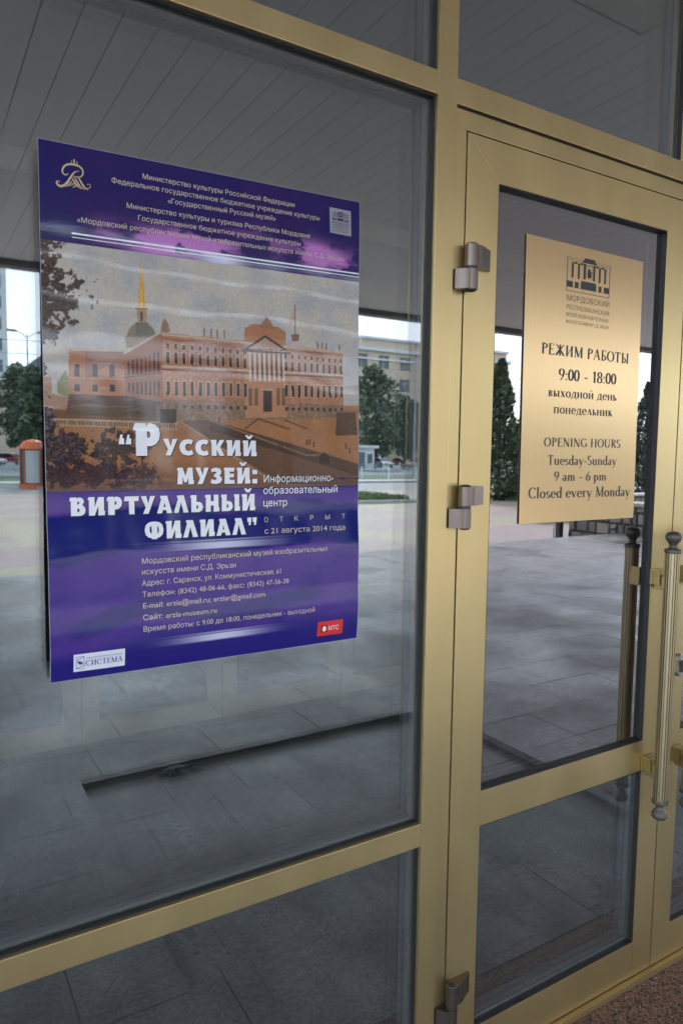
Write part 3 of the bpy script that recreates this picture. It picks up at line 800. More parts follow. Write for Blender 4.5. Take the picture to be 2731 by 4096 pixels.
    put(fr.astype(float), OR); put(fr*(U < 400), (192, 130, 98), .7); put(fr*((U > 440)*(U < 560)), (168, 112, 84), .8)
    put(fr*(V > 918+.03*(U-372)), (138, 112, 92), .95)
    put(fr*(np.abs(np.sin((V-.105*(U-372))*1.15)) > .93), (146, 98, 74), .35); put(fr*(nf > .6), (204, 154, 122), .3)
    r2 = (U > 560)*(U < 655)*(V > 764)*(V < base(U)-4); put(r2.astype(float), (188, 136, 104))
    for yy, w_, c_ in ((4, 5, (206, 180, 158)), (14, 2.5, (120, 84, 64)), (78, 5, (210, 188, 168)), (86, 2.5, (90, 60, 50))):
        for a_ in range(372, 785, 20): put(line(a_, top(a_)+yy*(1-(a_-372)/1400), min(a_+21, 785), top(a_+20)+yy*(1-(a_-352)/1400), w_), c_, .85)
    u_ = 384
    while u_ < 782:
        f_ = (u_-372)/413; sp = 19-6*f_; t0 = top(u_); hs = 1-.24*f_; wd = 3.9*(1-.25*f_)
        if not (562 < u_ < 652):
            for a_, b__ in ((24, 36), (44, 70)): 
                put(poly([(u_-wd-1.6, t0+(a_-2)*hs), (u_+wd+1.6, t0+(a_-2)*hs), (u_+wd+1.6, t0+(b__+1)*hs), (u_-wd-1.6, t0+(b__+1)*hs)]), (206, 176, 150), .75)
                put(poly([(u_-wd, t0+a_*hs), (u_+wd, t0+a_*hs), (u_+wd, t0+b__*hs), (u_-wd, t0+b__*hs)]), (64, 46, 46))
            z0_ = 876+(u_-372)*.03
            put(poly([(u_-wd-1.8, z0_-3), (u_+wd+1.8, z0_-3), (u_+wd+1.8, z0_+34*hs), (u_-wd-1.8, z0_+34*hs)]), (208, 172, 142), .75)
            put(poly([(u_-wd, z0_), (u_+wd, z0_), (u_+wd, z0_+33*hs), (u_-wd, z0_+33*hs)]), (56, 38, 36))
            put(poly([(u_-wd, 930+f_*8), (u_+wd, 930+f_*8), (u_+wd, 938+f_*8), (u_-wd, 938+f_*8)]), (70, 56, 52))
        u_ += sp
    # centre with columns, door and gable
    for x in range(572, 652, 11): put(line(x, 806, x, 876, 4), (214, 192, 170), .9)
    for x in range(578, 648, 11): put(line(x, 815, x, 868, 4), (92, 68, 66), .9)
    put(poly([(602, 896), (622, 896), (622, 946), (602, 946)]), (70, 52, 46)); put(line(600, 895, 624, 896, 4), (200, 170, 140), .9)
    for x in (572, 586, 636, 648): put(poly([(x-4, 892), (x+4, 892), (x+4, 932), (x-4, 932)]), (110, 72, 54), .8)
    put(poly([(562, 770), (655, 782), (655, 762), (640, 752), (580, 744), (562, 754)]), (178, 122, 84))
    put(poly([(556, 804), (608, 770), (662, 806)]), (74, 52, 50)); put(poly([(568, 802), (608, 776), (650, 804)]), (184, 156, 138))
    put(line(556, 806, 664, 812, 5), (84, 56, 52))
    put(poly([(594, 752), (612, 726), (632, 756)]), (158, 112, 80), .9)
    # roof figures and flag
    for x in (378, 468, 484, 498, 514, 728, 738, 748, 778): put(line(x, top(x)-2, x, top(x)-18*(1.15-(x-372)/900), 4), (142, 112, 92), .9)
    put(poly([(368, 762), (390, 764), (386, 742), (378, 730), (371, 744)]), (150, 116, 92), .9)
    put(line(677, 700, 677, 770, 1.8), (100, 76, 64)); put(poly([(676, 704), (676, 738), (662, 752), (668, 722)]), (205, 160, 130), .75)
    put(poly([(668, 768), (686, 768), (684, 784), (669, 784)]), (140, 104, 80))
    # terrace walls, bridge and balustrade
    put(poly([(95, 940), (400, 955), (400, 985), (95, 972)]), (112, 86, 70), .8); put(line(95, 962, 405, 972, 3.5), (204, 176, 146), .8); put(line(95, 976, 405, 986, 3), (180, 150, 122), .8)
    put(((V > 962+.03*(U-95))*(V < 976+.03*(U-95))*(U < 405)*(np.sin(U*1.1) > .1)).astype(float), (196, 166, 136), .6)
    put(poly([(410, 968), (478, 964), (823, 1090), (823, 1118), (640, 1110)]), (104, 76, 64), .85)
    put(poly([(478, 964), (820, 1066), (820, 1094), (478, 988)]), (84, 62, 54), .9); put(line(478, 965, 700, 1046, 3), (160, 126, 98), .8)
    put(line(412, 968, 600, 1092, 4), (172, 146, 118), .8); put(line(700, 1046, 822, 1040, 3), (160, 120, 92), .8)
    for a_ in ((560, 985, 590, 962), (590, 962, 660, 986), (650, 965, 700, 985)): put(line(*a_, 4), (88, 64, 52), .8)
    put(poly([(356, 930), (412, 930), (412, 972), (356, 972)]), (150, 130, 114), .5); put(poly([(366, 940), (402, 940), (402, 972), (366, 972)]), (62, 48, 46), .85)
    put(poly([(770, 948), (812, 948), (816, 1000), (766, 1000)]), (84, 64, 58), .9); put(line(768, 946, 814, 947, 4), (128, 100, 84))
    put(poly([(728, 1046), (740, 1038), (752, 1046), (752, 1064), (728, 1064)]), (66, 46, 42))
    for x, y in ((700, 1012), (706, 1010), (716, 1016), (638, 1022), (644, 1024), (790, 1020), (798, 1030), (500, 960), (380, 1020)):
        put(line(x, y, x, y+10, 4), (92, 56, 54), .9)
    # foliage
    fol = vnoise(U, V, .085, 21, 4)
    def leaves(cx, cy, rx, ry, th=.5, col=(62, 46, 44), hi=(112, 88, 62)):
        d_ = ((U-cx)/rx)**2+((V-cy)/ry)**2
        m_ = ((fol-th)*3.2+(1-d_)*.75 > 0).astype(float)
        put(m_, col, .93); put(m_*(nf > .56), hi, .7)
    leaves(96, 590, 42, 55); leaves(104, 690, 92, 56); leaves(100, 640, 60, 40); leaves(92, 765, 40, 26); leaves(94, 845, 14, 22)
    leaves(94, 985, 30, 60, col=(66, 50, 56), hi=(130, 116, 120)); leaves(118, 1035, 84, 42, .5, (50, 40, 48), (104, 88, 92)); leaves(268, 1030, 66, 36, .52, (56, 44, 46), (98, 76, 66))
    leaves(300, 1090, 60, 36, .53, (74, 52, 56), (120, 88, 84)); leaves(160, 1090, 120, 30, .5, (60, 42, 50), (92, 66, 74))
    put(np.clip((V-1085)/50, 0, 1), (70, 44, 58), .45)
    C *= (.86+.28*nf)[..., None]
    C = np.clip(C, 0, 1)**1.08*.84
    return C
pic = grid_mesh('palace_picture', 500, 350, PIC_T, PIC_B, .00012, poster, M['pcolor'], paint_picture)

def strip(name, pts_top, pts_bot, mat, off, parent=poster):
    """thin printed bar given by matching rows of x,z"""
    n_ = len(pts_top); v = np.concatenate([conform(pts_top, off), conform(pts_bot, off)])
    mb = MB(); mb.add([tuple(p) for p in v], [(n_+i, n_+i+1, i+1, i) for i in range(n_-1)]); return mb.build(name, mat, parent)
def bar(x0, z0, x1, z1, h, mat, off=.0004, taper=False, name='printed_line'):
    N_ = 40; a = []; b_ = []
    for i in range(N_+1):
        f_ = i/N_; x = x0+(x1-x0)*f_; z = z0+(z1-z0)*f_; hh = h*(math.sin(math.pi*f_)**.8 if taper else 1)/2+1e-5
        a.append((x, z+hh)); b_.append((x, z-hh))
    return strip(name, a, b_, M[mat], off)
bar(.245, 1.9105, PX1-.0012, 1.9225, .0028, 'ink_label'); bar(.245, 1.9043, PX1-.0012, 1.9160, .0014, 'ink_label')
bar(.1968, 1.909, .245, 1.9105, .0026, 'ink_navy'); bar(.1968, 1.903, .245, 1.9043, .0014, 'ink_navy')

# ---- lettering with the built-in font
from mathutils.geometry import tessellate_polygon
def text_mesh(txt, bold=0):
    """outlines of the built-in font, each outer contour filled by itself with its own counters"""
    cu = bpy.data.curves.new('lettering_curve', 'FONT'); cu.body = txt; cu.size = 1; cu.offset = bold; cu.resolution_u = 3; cu.fill_mode = 'NONE'
    ob = bpy.data.objects.new('lettering_source', cu); COL.objects.link(ob)
    bpy.context.view_layer.update()
    me = bpy.data.meshes.new_from_object(ob.evaluated_get(bpy.context.evaluated_depsgraph_get()))
    co = [(p.co.x, p.co.y) for p in me.vertices]; nb = {}
    for e in me.edges: a, b_ = e.vertices; nb.setdefault(a, []).append(b_); nb.setdefault(b_, []).append(a)
    seen = set(); loops = []
    for i in range(len(co)):
        if i in seen or i not in nb: continue
        L_ = [i]; seen.add(i); prev = None; cur = i
        nxt = (i+1) if (i+1) in nb[i] else nb[i][0]
        while nxt not in seen:
            L_.append(nxt); seen.add(nxt); prev, cur = cur, nxt
            cand_ = [q for q in nb[cur] if q != prev and q not in seen]
            if not cand_: break
            nxt = cand_[0]
        if len(L_) > 2: loops.append([co[q] for q in L_])
    bpy.data.objects.remove(ob); bpy.data.curves.remove(cu); bpy.data.meshes.remove(me)
    from mathutils.geometry import delaunay_2d_cdt
    bb = [(min(p[0] for p in P), max(p[0] for p in P), min(p[1] for p in P), max(p[1] for p in P)) for P in loops]
    pv, pe = [], []
    for P in loops:
        n0 = len(pv); pv += [Vector(p) for p in P]; pe += [(n0+k, n0+(k+1) % len(P)) for k in range(len(P))]
    ov, _e, of, *_r = delaunay_2d_cdt(pv, pe, [], 0, 1e-6)
    def winding(x, y):
        w = 0
        for P, b_ in zip(loops, bb):
            if x < b_[0] or x > b_[1] or y < b_[2] or y > b_[3]: continue
            for k in range(len(P)):
                x0_, y0_ = P[k]; x1_, y1_ = P[(k+1) % len(P)]
                if (y0_ <= y) != (y1_ <= y):
                    xi = x0_+(y-y0_)/(y1_-y0_)*(x1_-x0_)
                    if xi > x: w += 1 if y1_ > y0_ else -1
        return w
    F_ = []
    for f in of:
        a, b_, c = (ov[q] for q in f)
        if winding((a.x+b_.x+c.x)/3, (a.y+b_.y+c.y)/3) != 0:
            F_.append(tuple(f) if (b_.x-a.x)*(c.y-a.y)-(b_.y-a.y)*(c.x-a.x) > 0 else tuple(f)[::-1])
    return [(v.x, v.y) for v in ov], F_, [0]*len(ov)
_cv = text_mesh('Н')[0]; CAPH = max(p[1] for p in _cv)
def place_text(mb, txt, x0, x1, z0, z1, h, mapper, bold=0, dx=0, dz=0):
    v, f, lay = text_mesh(txt, bold)
    xa = min(p[0] for p in v); xb = max(p[0] for p in v)
    k = (x1-x0)/(xb-xa); hk = h/CAPH
    P = [(x0+(p[0]-xa)*k+dx, z0+(z1-z0)*(p[0]-xa)/(xb-xa)+p[1]*hk+dz) for p in v]
    mb.add([(q[0], q[1]-l_*6e-6, q[2]) for q, l_ in zip(mapper(P), lay)], f)
POSTER_TXT = [
('Министерство культуры Российской Федерации', 0.3623, 0.6549, 2.0209, 2.0276, 0.0088, 0),
('Федеральное государственное бюджетное учреждение культуры', 0.31, 0.7095, 2.0037, 2.0122, 0.0088, 0),
('«Государственный Русский музей»', 0.4057, 0.6146, 1.9884, 1.9947, 0.0088, 0),
('Министерство культуры и туризма Республики Мордовия', 0.3344, 0.6879, 1.9669, 1.9745, 0.0088, 0),
('Государственное бюджетное учреждение культуры', 0.3535, 0.6683, 1.95, 1.9565, 0.0088, 0),
('«Мордовский республиканский музей изобразительных искусств имени С.Д. Эрьзи»', 0.2534, 0.7683, 1.9296, 1.9421, 0.0088, 0),
('О', .5878, .5961, 1.4221, 1.4221, .0096, .02), ('Т', .6215, .6290, 1.4223, 1.4223, .0096, .02), ('К', .6545, .6625, 1.4224, 1.4224, .0096, .02),
('Р', .6895, .6970, 1.4226, 1.4226, .0096, .02), ('Ы', .7245, .7350, 1.4228, 1.4228, .0096, .02), ('Т', .7636, .7711, 1.4229, 1.4229, .0096, .02),
('с 21 августа 2014 года', 0.5879, 0.7703, 1.3998, 1.3996, 0.0110, .038),
('Мордовский республиканский музей изобразительных', 0.3498, 0.728, 1.3584, 1.3586, 0.0100, .038),
('искусств имени С.Д. Эрьзи', 0.3496, 0.5269, 1.3391, 1.3392, 0.0100, .038),
('Адрес: г. Саранск, ул. Коммунистическая, 61', 0.3494, 0.6222, 1.319, 1.3203, 0.0098, 0),
('Телефон: (8342) 48-06-66, факс: (8342) 47-56-38', 0.35, 0.6402, 1.2988, 1.2996, 0.0098, 0),
('E-mail: erzia@mail.ru; erziar@gmail.com', 0.351, 0.5884, 1.2785, 1.2773, 0.0098, 0),
('Сайт: erzia-museum.ru', 0.3508, 0.4884, 1.2574, 1.2567, 0.0098, 0),
('Время работы: с 9:00 до 18:00, понедельник - выходной', 0.351, 0.6989, 1.237, 1.2359, 0.0098, 0)]
pm = lambda off: (lambda P: conform(P, off))
for t_ in POSTER_TXT:
    mb = MB(); place_text(mb, *t_[:6], pm(.0008), bold=t_[6]); mb.build('printed_lettering', M['ink_beige'], poster)
for t_ in [('Информационно-', 0.5875, 0.7431, 1.499, 1.5002, 0.0145, .0), ('образовательный', 0.5866, 0.7524, 1.4765, 1.4771, 0.0145, .0), ('центр', 0.5867, 0.6376, 1.4526, 1.4526, 0.0145, .0)]:
    mb = MB(); place_text(mb, *t_[:6], pm(.0006), bold=.03, dx=.0009, dz=-.0009); mb.build('printed_shadow', M['ink_shadow'], poster)
    mb = MB(); place_text(mb, *t_[:6], pm(.0010), bold=t_[6]); mb.build('printed_lettering', M['ink_white'], poster)

# ---- own broad-nib alphabet: strokes whose width follows their direction
XH = .62
GL = {
'Р': (.60, 'S .17 0 1;A .17 .74 .36 .26 -90 90'), 'P': (.60, 'S .17 0 1;A .17 .74 .36 .26 -90 90'),
'Е': (.60, 'S .17 0 1;H .17 .52 .98;H .17 .43 .52;H .17 .55 .02;V .52 .84 .98;V .55 .02 .17;V .43 .44 .6'),
'Ж': (.98, 'S .49 0 1;D .47 .52 .16 .97 .6;D .47 .52 .12 .03 1;D .51 .52 .82 .97 .6;D .51 .52 .88 .03 1;F .14 .98 .16;F .84 .98 .16;F .1 .02 .2;F .88 .02 .2'),
'И': (.80, 'S .16 0 1;S .64 0 1;D .16 .06 .64 .94 .4'), 'М': (.94, 'T .14 0 1;D .15 .98 .47 .06 1;D .47 .06 .78 .98 .4;S .79 0 1'),
'А': (.76, 'D .38 1 .1 .02 .4;D .38 1 .65 .02 1;H .21 .54 .35;F .1 .02 .2;F .65 .02 .24'),
'Б': (.60, 'S .17 0 1;H .17 .52 .98;V .52 .82 .98;A .17 .28 .36 .28 -90 90'),
'О': (.80, 'A .40 .5 .33 .5 0 360'), 'Т': (.66, 'S .33 0 1;H .05 .61 .98;V .05 .8 .98;V .61 .8 .98'),
'Ы': (.86, 'S .17 0 1;A .17 .28 .33 .28 -90 90;S .72 0 1'),
'N': (.82, 'T .14 0 1;D .14 .98 .68 .02 1;T .68 0 1'), 'I': (.32, 'S .16 0 1'), 'G': (.80, 'A .42 .5 .35 .5 45 315;S .68 .12 .42'),
'H': (.82, 'S .16 0 1;S .66 0 1;H .16 .66 .52'), 'U': (.80, 'S .15 .3 1 t;A .39 .32 .24 .32 180 360;T .64 .3 1 t'),
'R': (.68, 'S .17 0 1;A .17 .74 .34 .26 -90 90;D .32 .5 .62 .02 1;F .63 .02 .14'), 'S': (.52, 'A .25 .75 .18 .25 35 270;A .25 .26 .2 .26 90 -145'),
'C': (.74, 'A .42 .5 .35 .5 42 318'),
'9': (.50, 'A .25 .7 .2 .3 0 360;D .45 .68 .36 .3 .8;D .36 .3 .16 0 .5'), '6': (.50, 'A .25 .3 .2 .3 0 360;D .05 .34 .14 .7 .8;D .14 .7 .36 1 .5'),
'0': (.48, 'A .24 .5 .19 .5 0 360'), '1': (.38, 'S .2 0 1 b;D .2 .98 .06 .84 .5'), '8': (.50, 'A .25 .75 .17 .25 0 360;A .25 .27 .2 .27 0 360'),
':': (.22, 'B .11 .55 .065;B .11 .08 .065'), '-': (.40, 'P .05 .35 .34'), ' ': (.30, ''),
'в': (.50, 'S .13 0 .62;A .13 .47 .24 .15 -90 90;A .13 .165 .28 .165 -90 90'), 'ы': (.74, 'S .13 0 .62;A .13 .18 .24 .18 -90 90;S .6 0 .62'),
'х': (.56, 'D .1 .6 .46 .02 1;D .46 .6 .1 .02 .4;F .1 .6 .18;F .46 .6 .14;F .1 .02 .14;F .46 .02 .18'), 'о': (.58, 'A .29 .31 .22 .31 0 360'),
'д': (.62, 'D .22 .6 .1 .03 .5;S .46 .02 .62 n;H .22 .46 .6;H .02 .6 .02;V .03 -.16 .02;V .59 -.16 .02'),
'н': (.64, 'S .13 0 .62;S .5 0 .62;H .13 .5 .33'), 'й': (.66, 'S .13 0 .62;S .52 0 .62;D .13 .05 .52 .57 .4;A .32 .9 .1 .1 200 340'),
'и': (.66, 'S .13 0 .62;S .52 0 .62;D .13 .05 .52 .57 .4'), 'е': (.54, 'A .28 .31 .21 .31 0 315;H .07 .49 .34'),
'ь': (.48, 'S .13 0 .62;A .13 .18 .27 .18 -90 90'), 'п': (.64, 'S .13 0 .62;S .5 0 .62;H .13 .5 .6'),
'л': (.60, 'D .28 .62 .08 .02 .4;D .28 .62 .5 .02 1;F .08 .02 .14;F .5 .02 .2'), 'к': (.56, 'S .13 0 .62;D .15 .3 .44 .6 .4;D .22 .36 .48 .02 1;F .44 .6 .12;F .5 .02 .14'),
'u': (.62, 'S .13 .15 .62 t;A .3 .18 .17 .18 180 360;S .47 0 .62'), 's': (.40, 'A .2 .46 .13 .16 35 270;A .2 .155 .14 .155 90 -145'),
'd': (.58, 'A .27 .31 .2 .31 0 360;S .46 0 1.02'), 'a': (.50, 'A .2 .16 .15 .16 0 360;S .36 .02 .44 n;A .22 .44 .14 .18 0 150;F .4 .02 .12'),
'y': (.56, 'D .08 .6 .3 .02 1;D .5 .6 .18 -.3 .4;F .08 .6 .18;F .5 .6 .14;B .15 -.29 .05'), 'n': (.60, 'S .13 0 .62;A .29 .43 .17 .19 0 180;S .46 0 .43 b'),
'v': (.54, 'D .08 .6 .28 .02 1;D .48 .6 .28 .02 .4;F .08 .6 .18;F .48 .6 .14'), 'r': (.42, 'S .13 0 .62;A .28 .42 .15 .18 50 180;B .37 .55 .05'),
'l': (.28, 'S .14 0 1.02'), 'm': (.90, 'S .13 0 .62;A .28 .43 .15 .19 0 180;S .43 0 .43 b;A .58 .43 .15 .19 0 180;S .73 0 .43 b'),
'p': (.58, 'S .13 -.32 .62;A .29 .31 .2 .31 0 360'), }
for a_, b_ in (('O', 'О'), ('E', 'Е'), ('M', 'М'), ('T', 'Т'), ('A', 'А'), ('o', 'о'), ('e', 'е')): GL[a_] = GL[b_]
def nib_text(txt, x0, x1, z0, z1, h, y, thick=.115, thin=.042, track=.06, dy=4e-6):
    """returns a mesh builder with the flat lettering between x0 and x1"""
    mb = MB(); quads = []
    def wdt(dx_, dy_):
        L_ = math.hypot(dx_, dy_) or 1; return thin+(thick-thin)*(abs(dy_)/L_)**1.4
    def stroke(pts, w=None):
        n_ = len(pts); l_, r_ = [], []
        for i, (x, y_) in enumerate(pts):
            a = pts[max(i-1, 0)]; b_ = pts[min(i+1, n_-1)]; dx_, dy_ = b_[0]-a[0], b_[1]-a[1]; L_ = math.hypot(dx_, dy_) or 1
            ww_ = (w if w else wdt(dx_, dy_))/2; l_.append((x-dy_/L_*ww_, y_+dx_/L_*ww_)); r_.append((x+dy_/L_*ww_, y_-dx_/L_*ww_))
        quads.append((l_, r_))
    x = 0
    for ch in txt:
        wd, code = GL[ch]
        for tk in filter(None, code.split(';')):
            p = tk.split(); c = p[0]; n_ = [float(q) for q in p[1:] if q.lstrip('-').replace('.', '', 1).isdigit()]; fl = p[-1] if p[-1].isalpha() else ''
            if c in 'ST':
                w = thick if c == 'S' else thin*1.3; stroke([(x+n_[0], n_[1]), (x+n_[0], n_[2])], w)
                if fl != 'n':
                    sw = .26 if c == 'S' else .22
                    if fl in ('', 'b'): stroke([(x+n_[0]-sw/2, n_[1]+.018), (x+n_[0]+sw/2, n_[1]+.018)], .036)
                    if fl in ('', 't'):
                        if n_[2] in (.62, 1.02): stroke([(x+n_[0]-sw*.62, n_[2]-.05), (x+n_[0], n_[2]-.012)], .04)
                        else: stroke([(x+n_[0]-sw/2, n_[2]-.018), (x+n_[0]+sw/2, n_[2]-.018)], .036)
            elif c == 'H': stroke([(x+n_[0], n_[2]), (x+n_[1], n_[2])], thin)
            elif c == 'P': stroke([(x+n_[0], n_[2]), (x+n_[1], n_[2])], thin*1.7)
            elif c == 'V': stroke([(x+n_[0], n_[1]), (x+n_[0], n_[2])], thin*1.2)
            elif c == 'F': stroke([(x+n_[0]-n_[2]/2, n_[1]), (x+n_[0]+n_[2]/2, n_[1])], .036)
            elif c == 'D': stroke([(x+n_[0], n_[1]), (x+n_[2], n_[3])], max(thin, thick*n_[4]))
            elif c == 'B':
                stroke([(x+n_[0], n_[1]-n_[2]), (x+n_[0], n_[1]+n_[2])], n_[2]*2)
            elif c == 'A':
                k_ = max(6, int(abs(n_[5]-n_[4])/15)); P = []
                hx = thick/2 if n_[2] > thick else n_[2]*.4
                for i in range(k_+1):
                    t = math.radians(n_[4]+(n_[5]-n_[4])*i/k_); P.append((x+n_[0]+(n_[2]-0)*math.cos(t), n_[1]+(n_[3]-thin/2)*math.sin(t)))
                stroke(P)
        x += wd+track
    tot = x-track; k = (x1-x0)/tot
    for i, (l_, r_) in enumerate(quads):
        n_ = len(l_); yy = y-(i % 9)*dy
        f2 = lambda q: (x0+q[0]*k, yy, z0+(z1-z0)*q[0]/tot+q[1]*h)
        v = [f2(q) for q in r_]+[f2(q) for q in l_]
        # keep faces toward -y
        mb.add(v, [(j, j+1, n_+j+1, n_+j) for j in range(n_-1)])
    return mb

# ---- heavy poster title: cut-out letters with a notch, drawn as polygons
TT = {
'Р': (.78, [[(.0,.84),(.06,1),(.36,1),(.38,.9),(.42,1),(.52,1),(.66,.95),(.75,.84),(.78,.68),(.75,.5),(.66,.37),(.52,.30),(.40,.30),(.40,0),(.07,0),(.07,.78),(.0,.76)]], [[(.40,.55),(.47,.56),(.50,.66),(.47,.75),(.40,.75)]]),
'У': (.76, [[(0,1),(.28,1),(.40,.56),(.50,1),(.76,1),(.40,0),(.12,0),(.26,.36)]], []),
'С': (.74, [[(.72,.92),(.60,.99),(.42,1),(.2,.93),(.05,.75),(0,.5),(.05,.25),(.2,.07),(.42,0),(.62,.02),(.74,.1),(.66,.34),(.5,.26),(.38,.3),(.31,.42),(.31,.58),(.38,.7),(.5,.74),(.64,.67)]], []),
'К': (.78, [[(0,.86),(.04,1),(.34,1),(.34,.62),(.52,1),(.78,1),(.54,.55),(.78,0),(.50,0),(.34,.4),(.34,0),(.06,0),(.06,.84)]], []),
'И': (.84, [[(0,.86),(.04,1),(.34,1),(.34,.45),(.52,1),(.80,1),(.80,.24),(.86,.24),(.84,0),(.52,0),(.52,.52),(.34,0),(.06,0),(.06,.84)]], []),
'М': (.92, [[(.0,.84),(.04,1),(.32,1),(.46,.5),(.60,1),(.86,1),(.90,.22),(.95,.22),(.93,0),(.63,0),(.62,.45),(.54,.12),(.40,.12),(.31,.45),(.30,0),(.02,0),(.06,.84)]], []),
'З': (.68, [[(.02,.88),(.18,.98),(.36,1),(.56,.94),(.65,.76),(.6,.58),(.5,.52),(.63,.42),(.68,.26),(.6,.08),(.4,0),(.18,.0),(0,.08),(.06,.3),(.2,.24),(.32,.26),(.36,.34),(.30,.42),(.2,.43),(.2,.6),(.3,.62),(.34,.7),(.28,.76),(.18,.75),(.08,.7)]], []),
'Е': (.66, [[(0,.86),(.03,1),(.64,1),(.62,.76),(.36,.76),(.36,.62),(.60,.62),(.60,.4),(.36,.4),(.36,.24),(.64,.24),(.66,0),(.05,0),(.05,.84)]], []),
':': (.36, [[(.03,.58),(.03,.86),(.33,.86),(.33,.58)], [(.03,.0),(.03,.28),(.33,.28),(.33,0)]], []),
'В': (.78, [[(0,.84),(.04,1),(.34,1),(.38,.92),(.42,1),(.58,.98),(.68,.88),(.70,.74),(.62,.58),(.74,.46),(.78,.3),(.73,.12),(.6,.02),(.46,0),(.07,0),(.07,.80),(0,.80)]], [[(.38,.62),(.46,.63),(.48,.70),(.45,.78),(.38,.78)], [(.38,.22),(.46,.22),(.49,.3),(.46,.4),(.38,.4)]]),
'Т': (.78, [[(0,.74),(.05,1),(.78,1),(.76,.74),(.54,.74),(.54,0),(.26,0),(.26,.74)]], []),
'А': (.82, [[(.18,.98),(.22,1),(.56,1),(.82,0),(.54,0),(.50,.18),(.32,.18),(.26,0),(0,0),(.24,.84),(.19,.84)]], [[(.36,.36),(.47,.36),(.42,.62)]]),
'Л': (.82, [[(.18,.98),(.22,1),(.56,1),(.82,0),(.54,0),(.41,.60),(.26,0),(0,0),(.24,.84),(.19,.84)]], []),
'Ь': (.74, [[(0,.86),(.03,1),(.36,1),(.36,.6),(.52,.6),(.66,.52),(.74,.3),(.68,.1),(.52,0),(.06,0),(.06,.84)]], [[(.36,.2),(.44,.2),(.47,.3),(.44,.4),(.36,.4)]]),
'Н': (.84, [[(0,.86),(.03,1),(.34,1),(.34,.62),(.52,.62),(.52,1),(.80,1),(.80,.24),(.86,.24),(.84,0),(.52,0),(.52,.36),(.34,.36),(.34,0),(.06,0),(.06,.84)]], []),
'Ф': (.98, [[(.5,1),(.62,.99),(.8,.94),(.93,.78),(.98,.52),(.93,.26),(.78,.1),(.64,.06),(.64,0),(.36,0),(.36,.06),(.2,.1),(.05,.26),(0,.52),(.05,.78),(.2,.94),(.36,.99)]], [[(.30,.35),(.36,.3),(.36,.76),(.28,.7),(.25,.52)], [(.66,.3),(.72,.36),(.74,.52),(.71,.7),(.66,.76)]]),
'“': (.56, [[(0,0),(.09,1),(.2,1),(.17,.62),(.25,.62),(.25,0)], [(.31,0),(.40,1),(.5,1),(.47,.62),(.56,.62),(.56,0)]], []),
'”': (.56, [[(.0,1),(.25,1),(.18,0),(.06,0),(.09,.4),(.0,.4)], [(.31,1),(.56,1),(.49,0),(.37,0),(.40,.4),(.31,.4)]], [])}
TT['Й'] = (TT['И'][0], TT['И'][1]+[[(.16,1.32),(.26,1.36),(.40,1.26),(.52,1.36),(.64,1.34),(.48,1.1),(.32,1.1)]], [])
TT['Ы'] = (1.16, TT['Ь'][1]+[[(.80,.86),(.82,1),(1.12,1),(1.12,.24),(1.18,.24),(1.16,0),(.84,0),(.84,.84)]], TT['Ь'][2])
from mathutils.geometry import tessellate_polygon
def poly_glyph(outer, holes):
    vs_ = [Vector((x, y, 0)) for x, y in outer]; loops = [vs_]
    for h_ in holes: loops.append([Vector((x, y, 0)) for x, y in h_])
    tri = tessellate_polygon(loops); flat = [(p.x, p.y) for l_ in loops for p in l_]
    return flat, [tuple(t) for t in tri]
def title(txt, x0, x1, z, h, off, mat, name, grow=0, dx=0, dz=0):
    tot = sum(TT[c][0]+.10 for c in txt)-.10; k = (x1-x0)/tot; x = 0; mb = MB()
    for c in txt:
        wd, outs, holes = TT[c]
        for oi_, o_ in enumerate(outs):
            hs = [q for q in holes if min(p[0] for p in q) > min(p[0] for p in o_)-.01 and max(p[0] for p in q) < max(p[0] for p in o_)] if oi_ == 0 else []
            flat, tri = poly_glyph(o_, hs)
            P = [(x0+(x+a)*k+dx, z+b_*h+dz) for a, b_ in flat]
            V3 = conform(P, off)
            fixed = []
            for t in tri:
                a, b_, c_ = (Vector(V3[i]) for i in t)
                nrm = (b_-a).cross(c_-a); fixed.append(t if nrm.y < 0 else t[::-1])
            mb.add([tuple(q) for q in V3], fixed)
        x += wd+.10
    mb.build(name, M[mat], poster)
for args in (('“', .3134, .3352, 1.5673, .0165), ('Р', .3388, .3860, 1.5477, .0571), ('УССКИЙ', .3912, .5722, 1.5490, .0294),
             ('МУЗЕЙ:', .4158, .5743, 1.4972, .0300), ('ВИРТУАЛЬНЫЙ', .2313, .5688, 1.4460, .0312), ('ФИЛИАЛ', .3558, .5489, 1.4008, .0311), ('”', .5526, .5722, 1.4180, .0142)):
    title(*args, .0009, 'ink_shadow', 'printed_shadow', dx=.0016, dz=-.0016)
    title(*args, .0015, 'ink_white', 'printed_title')

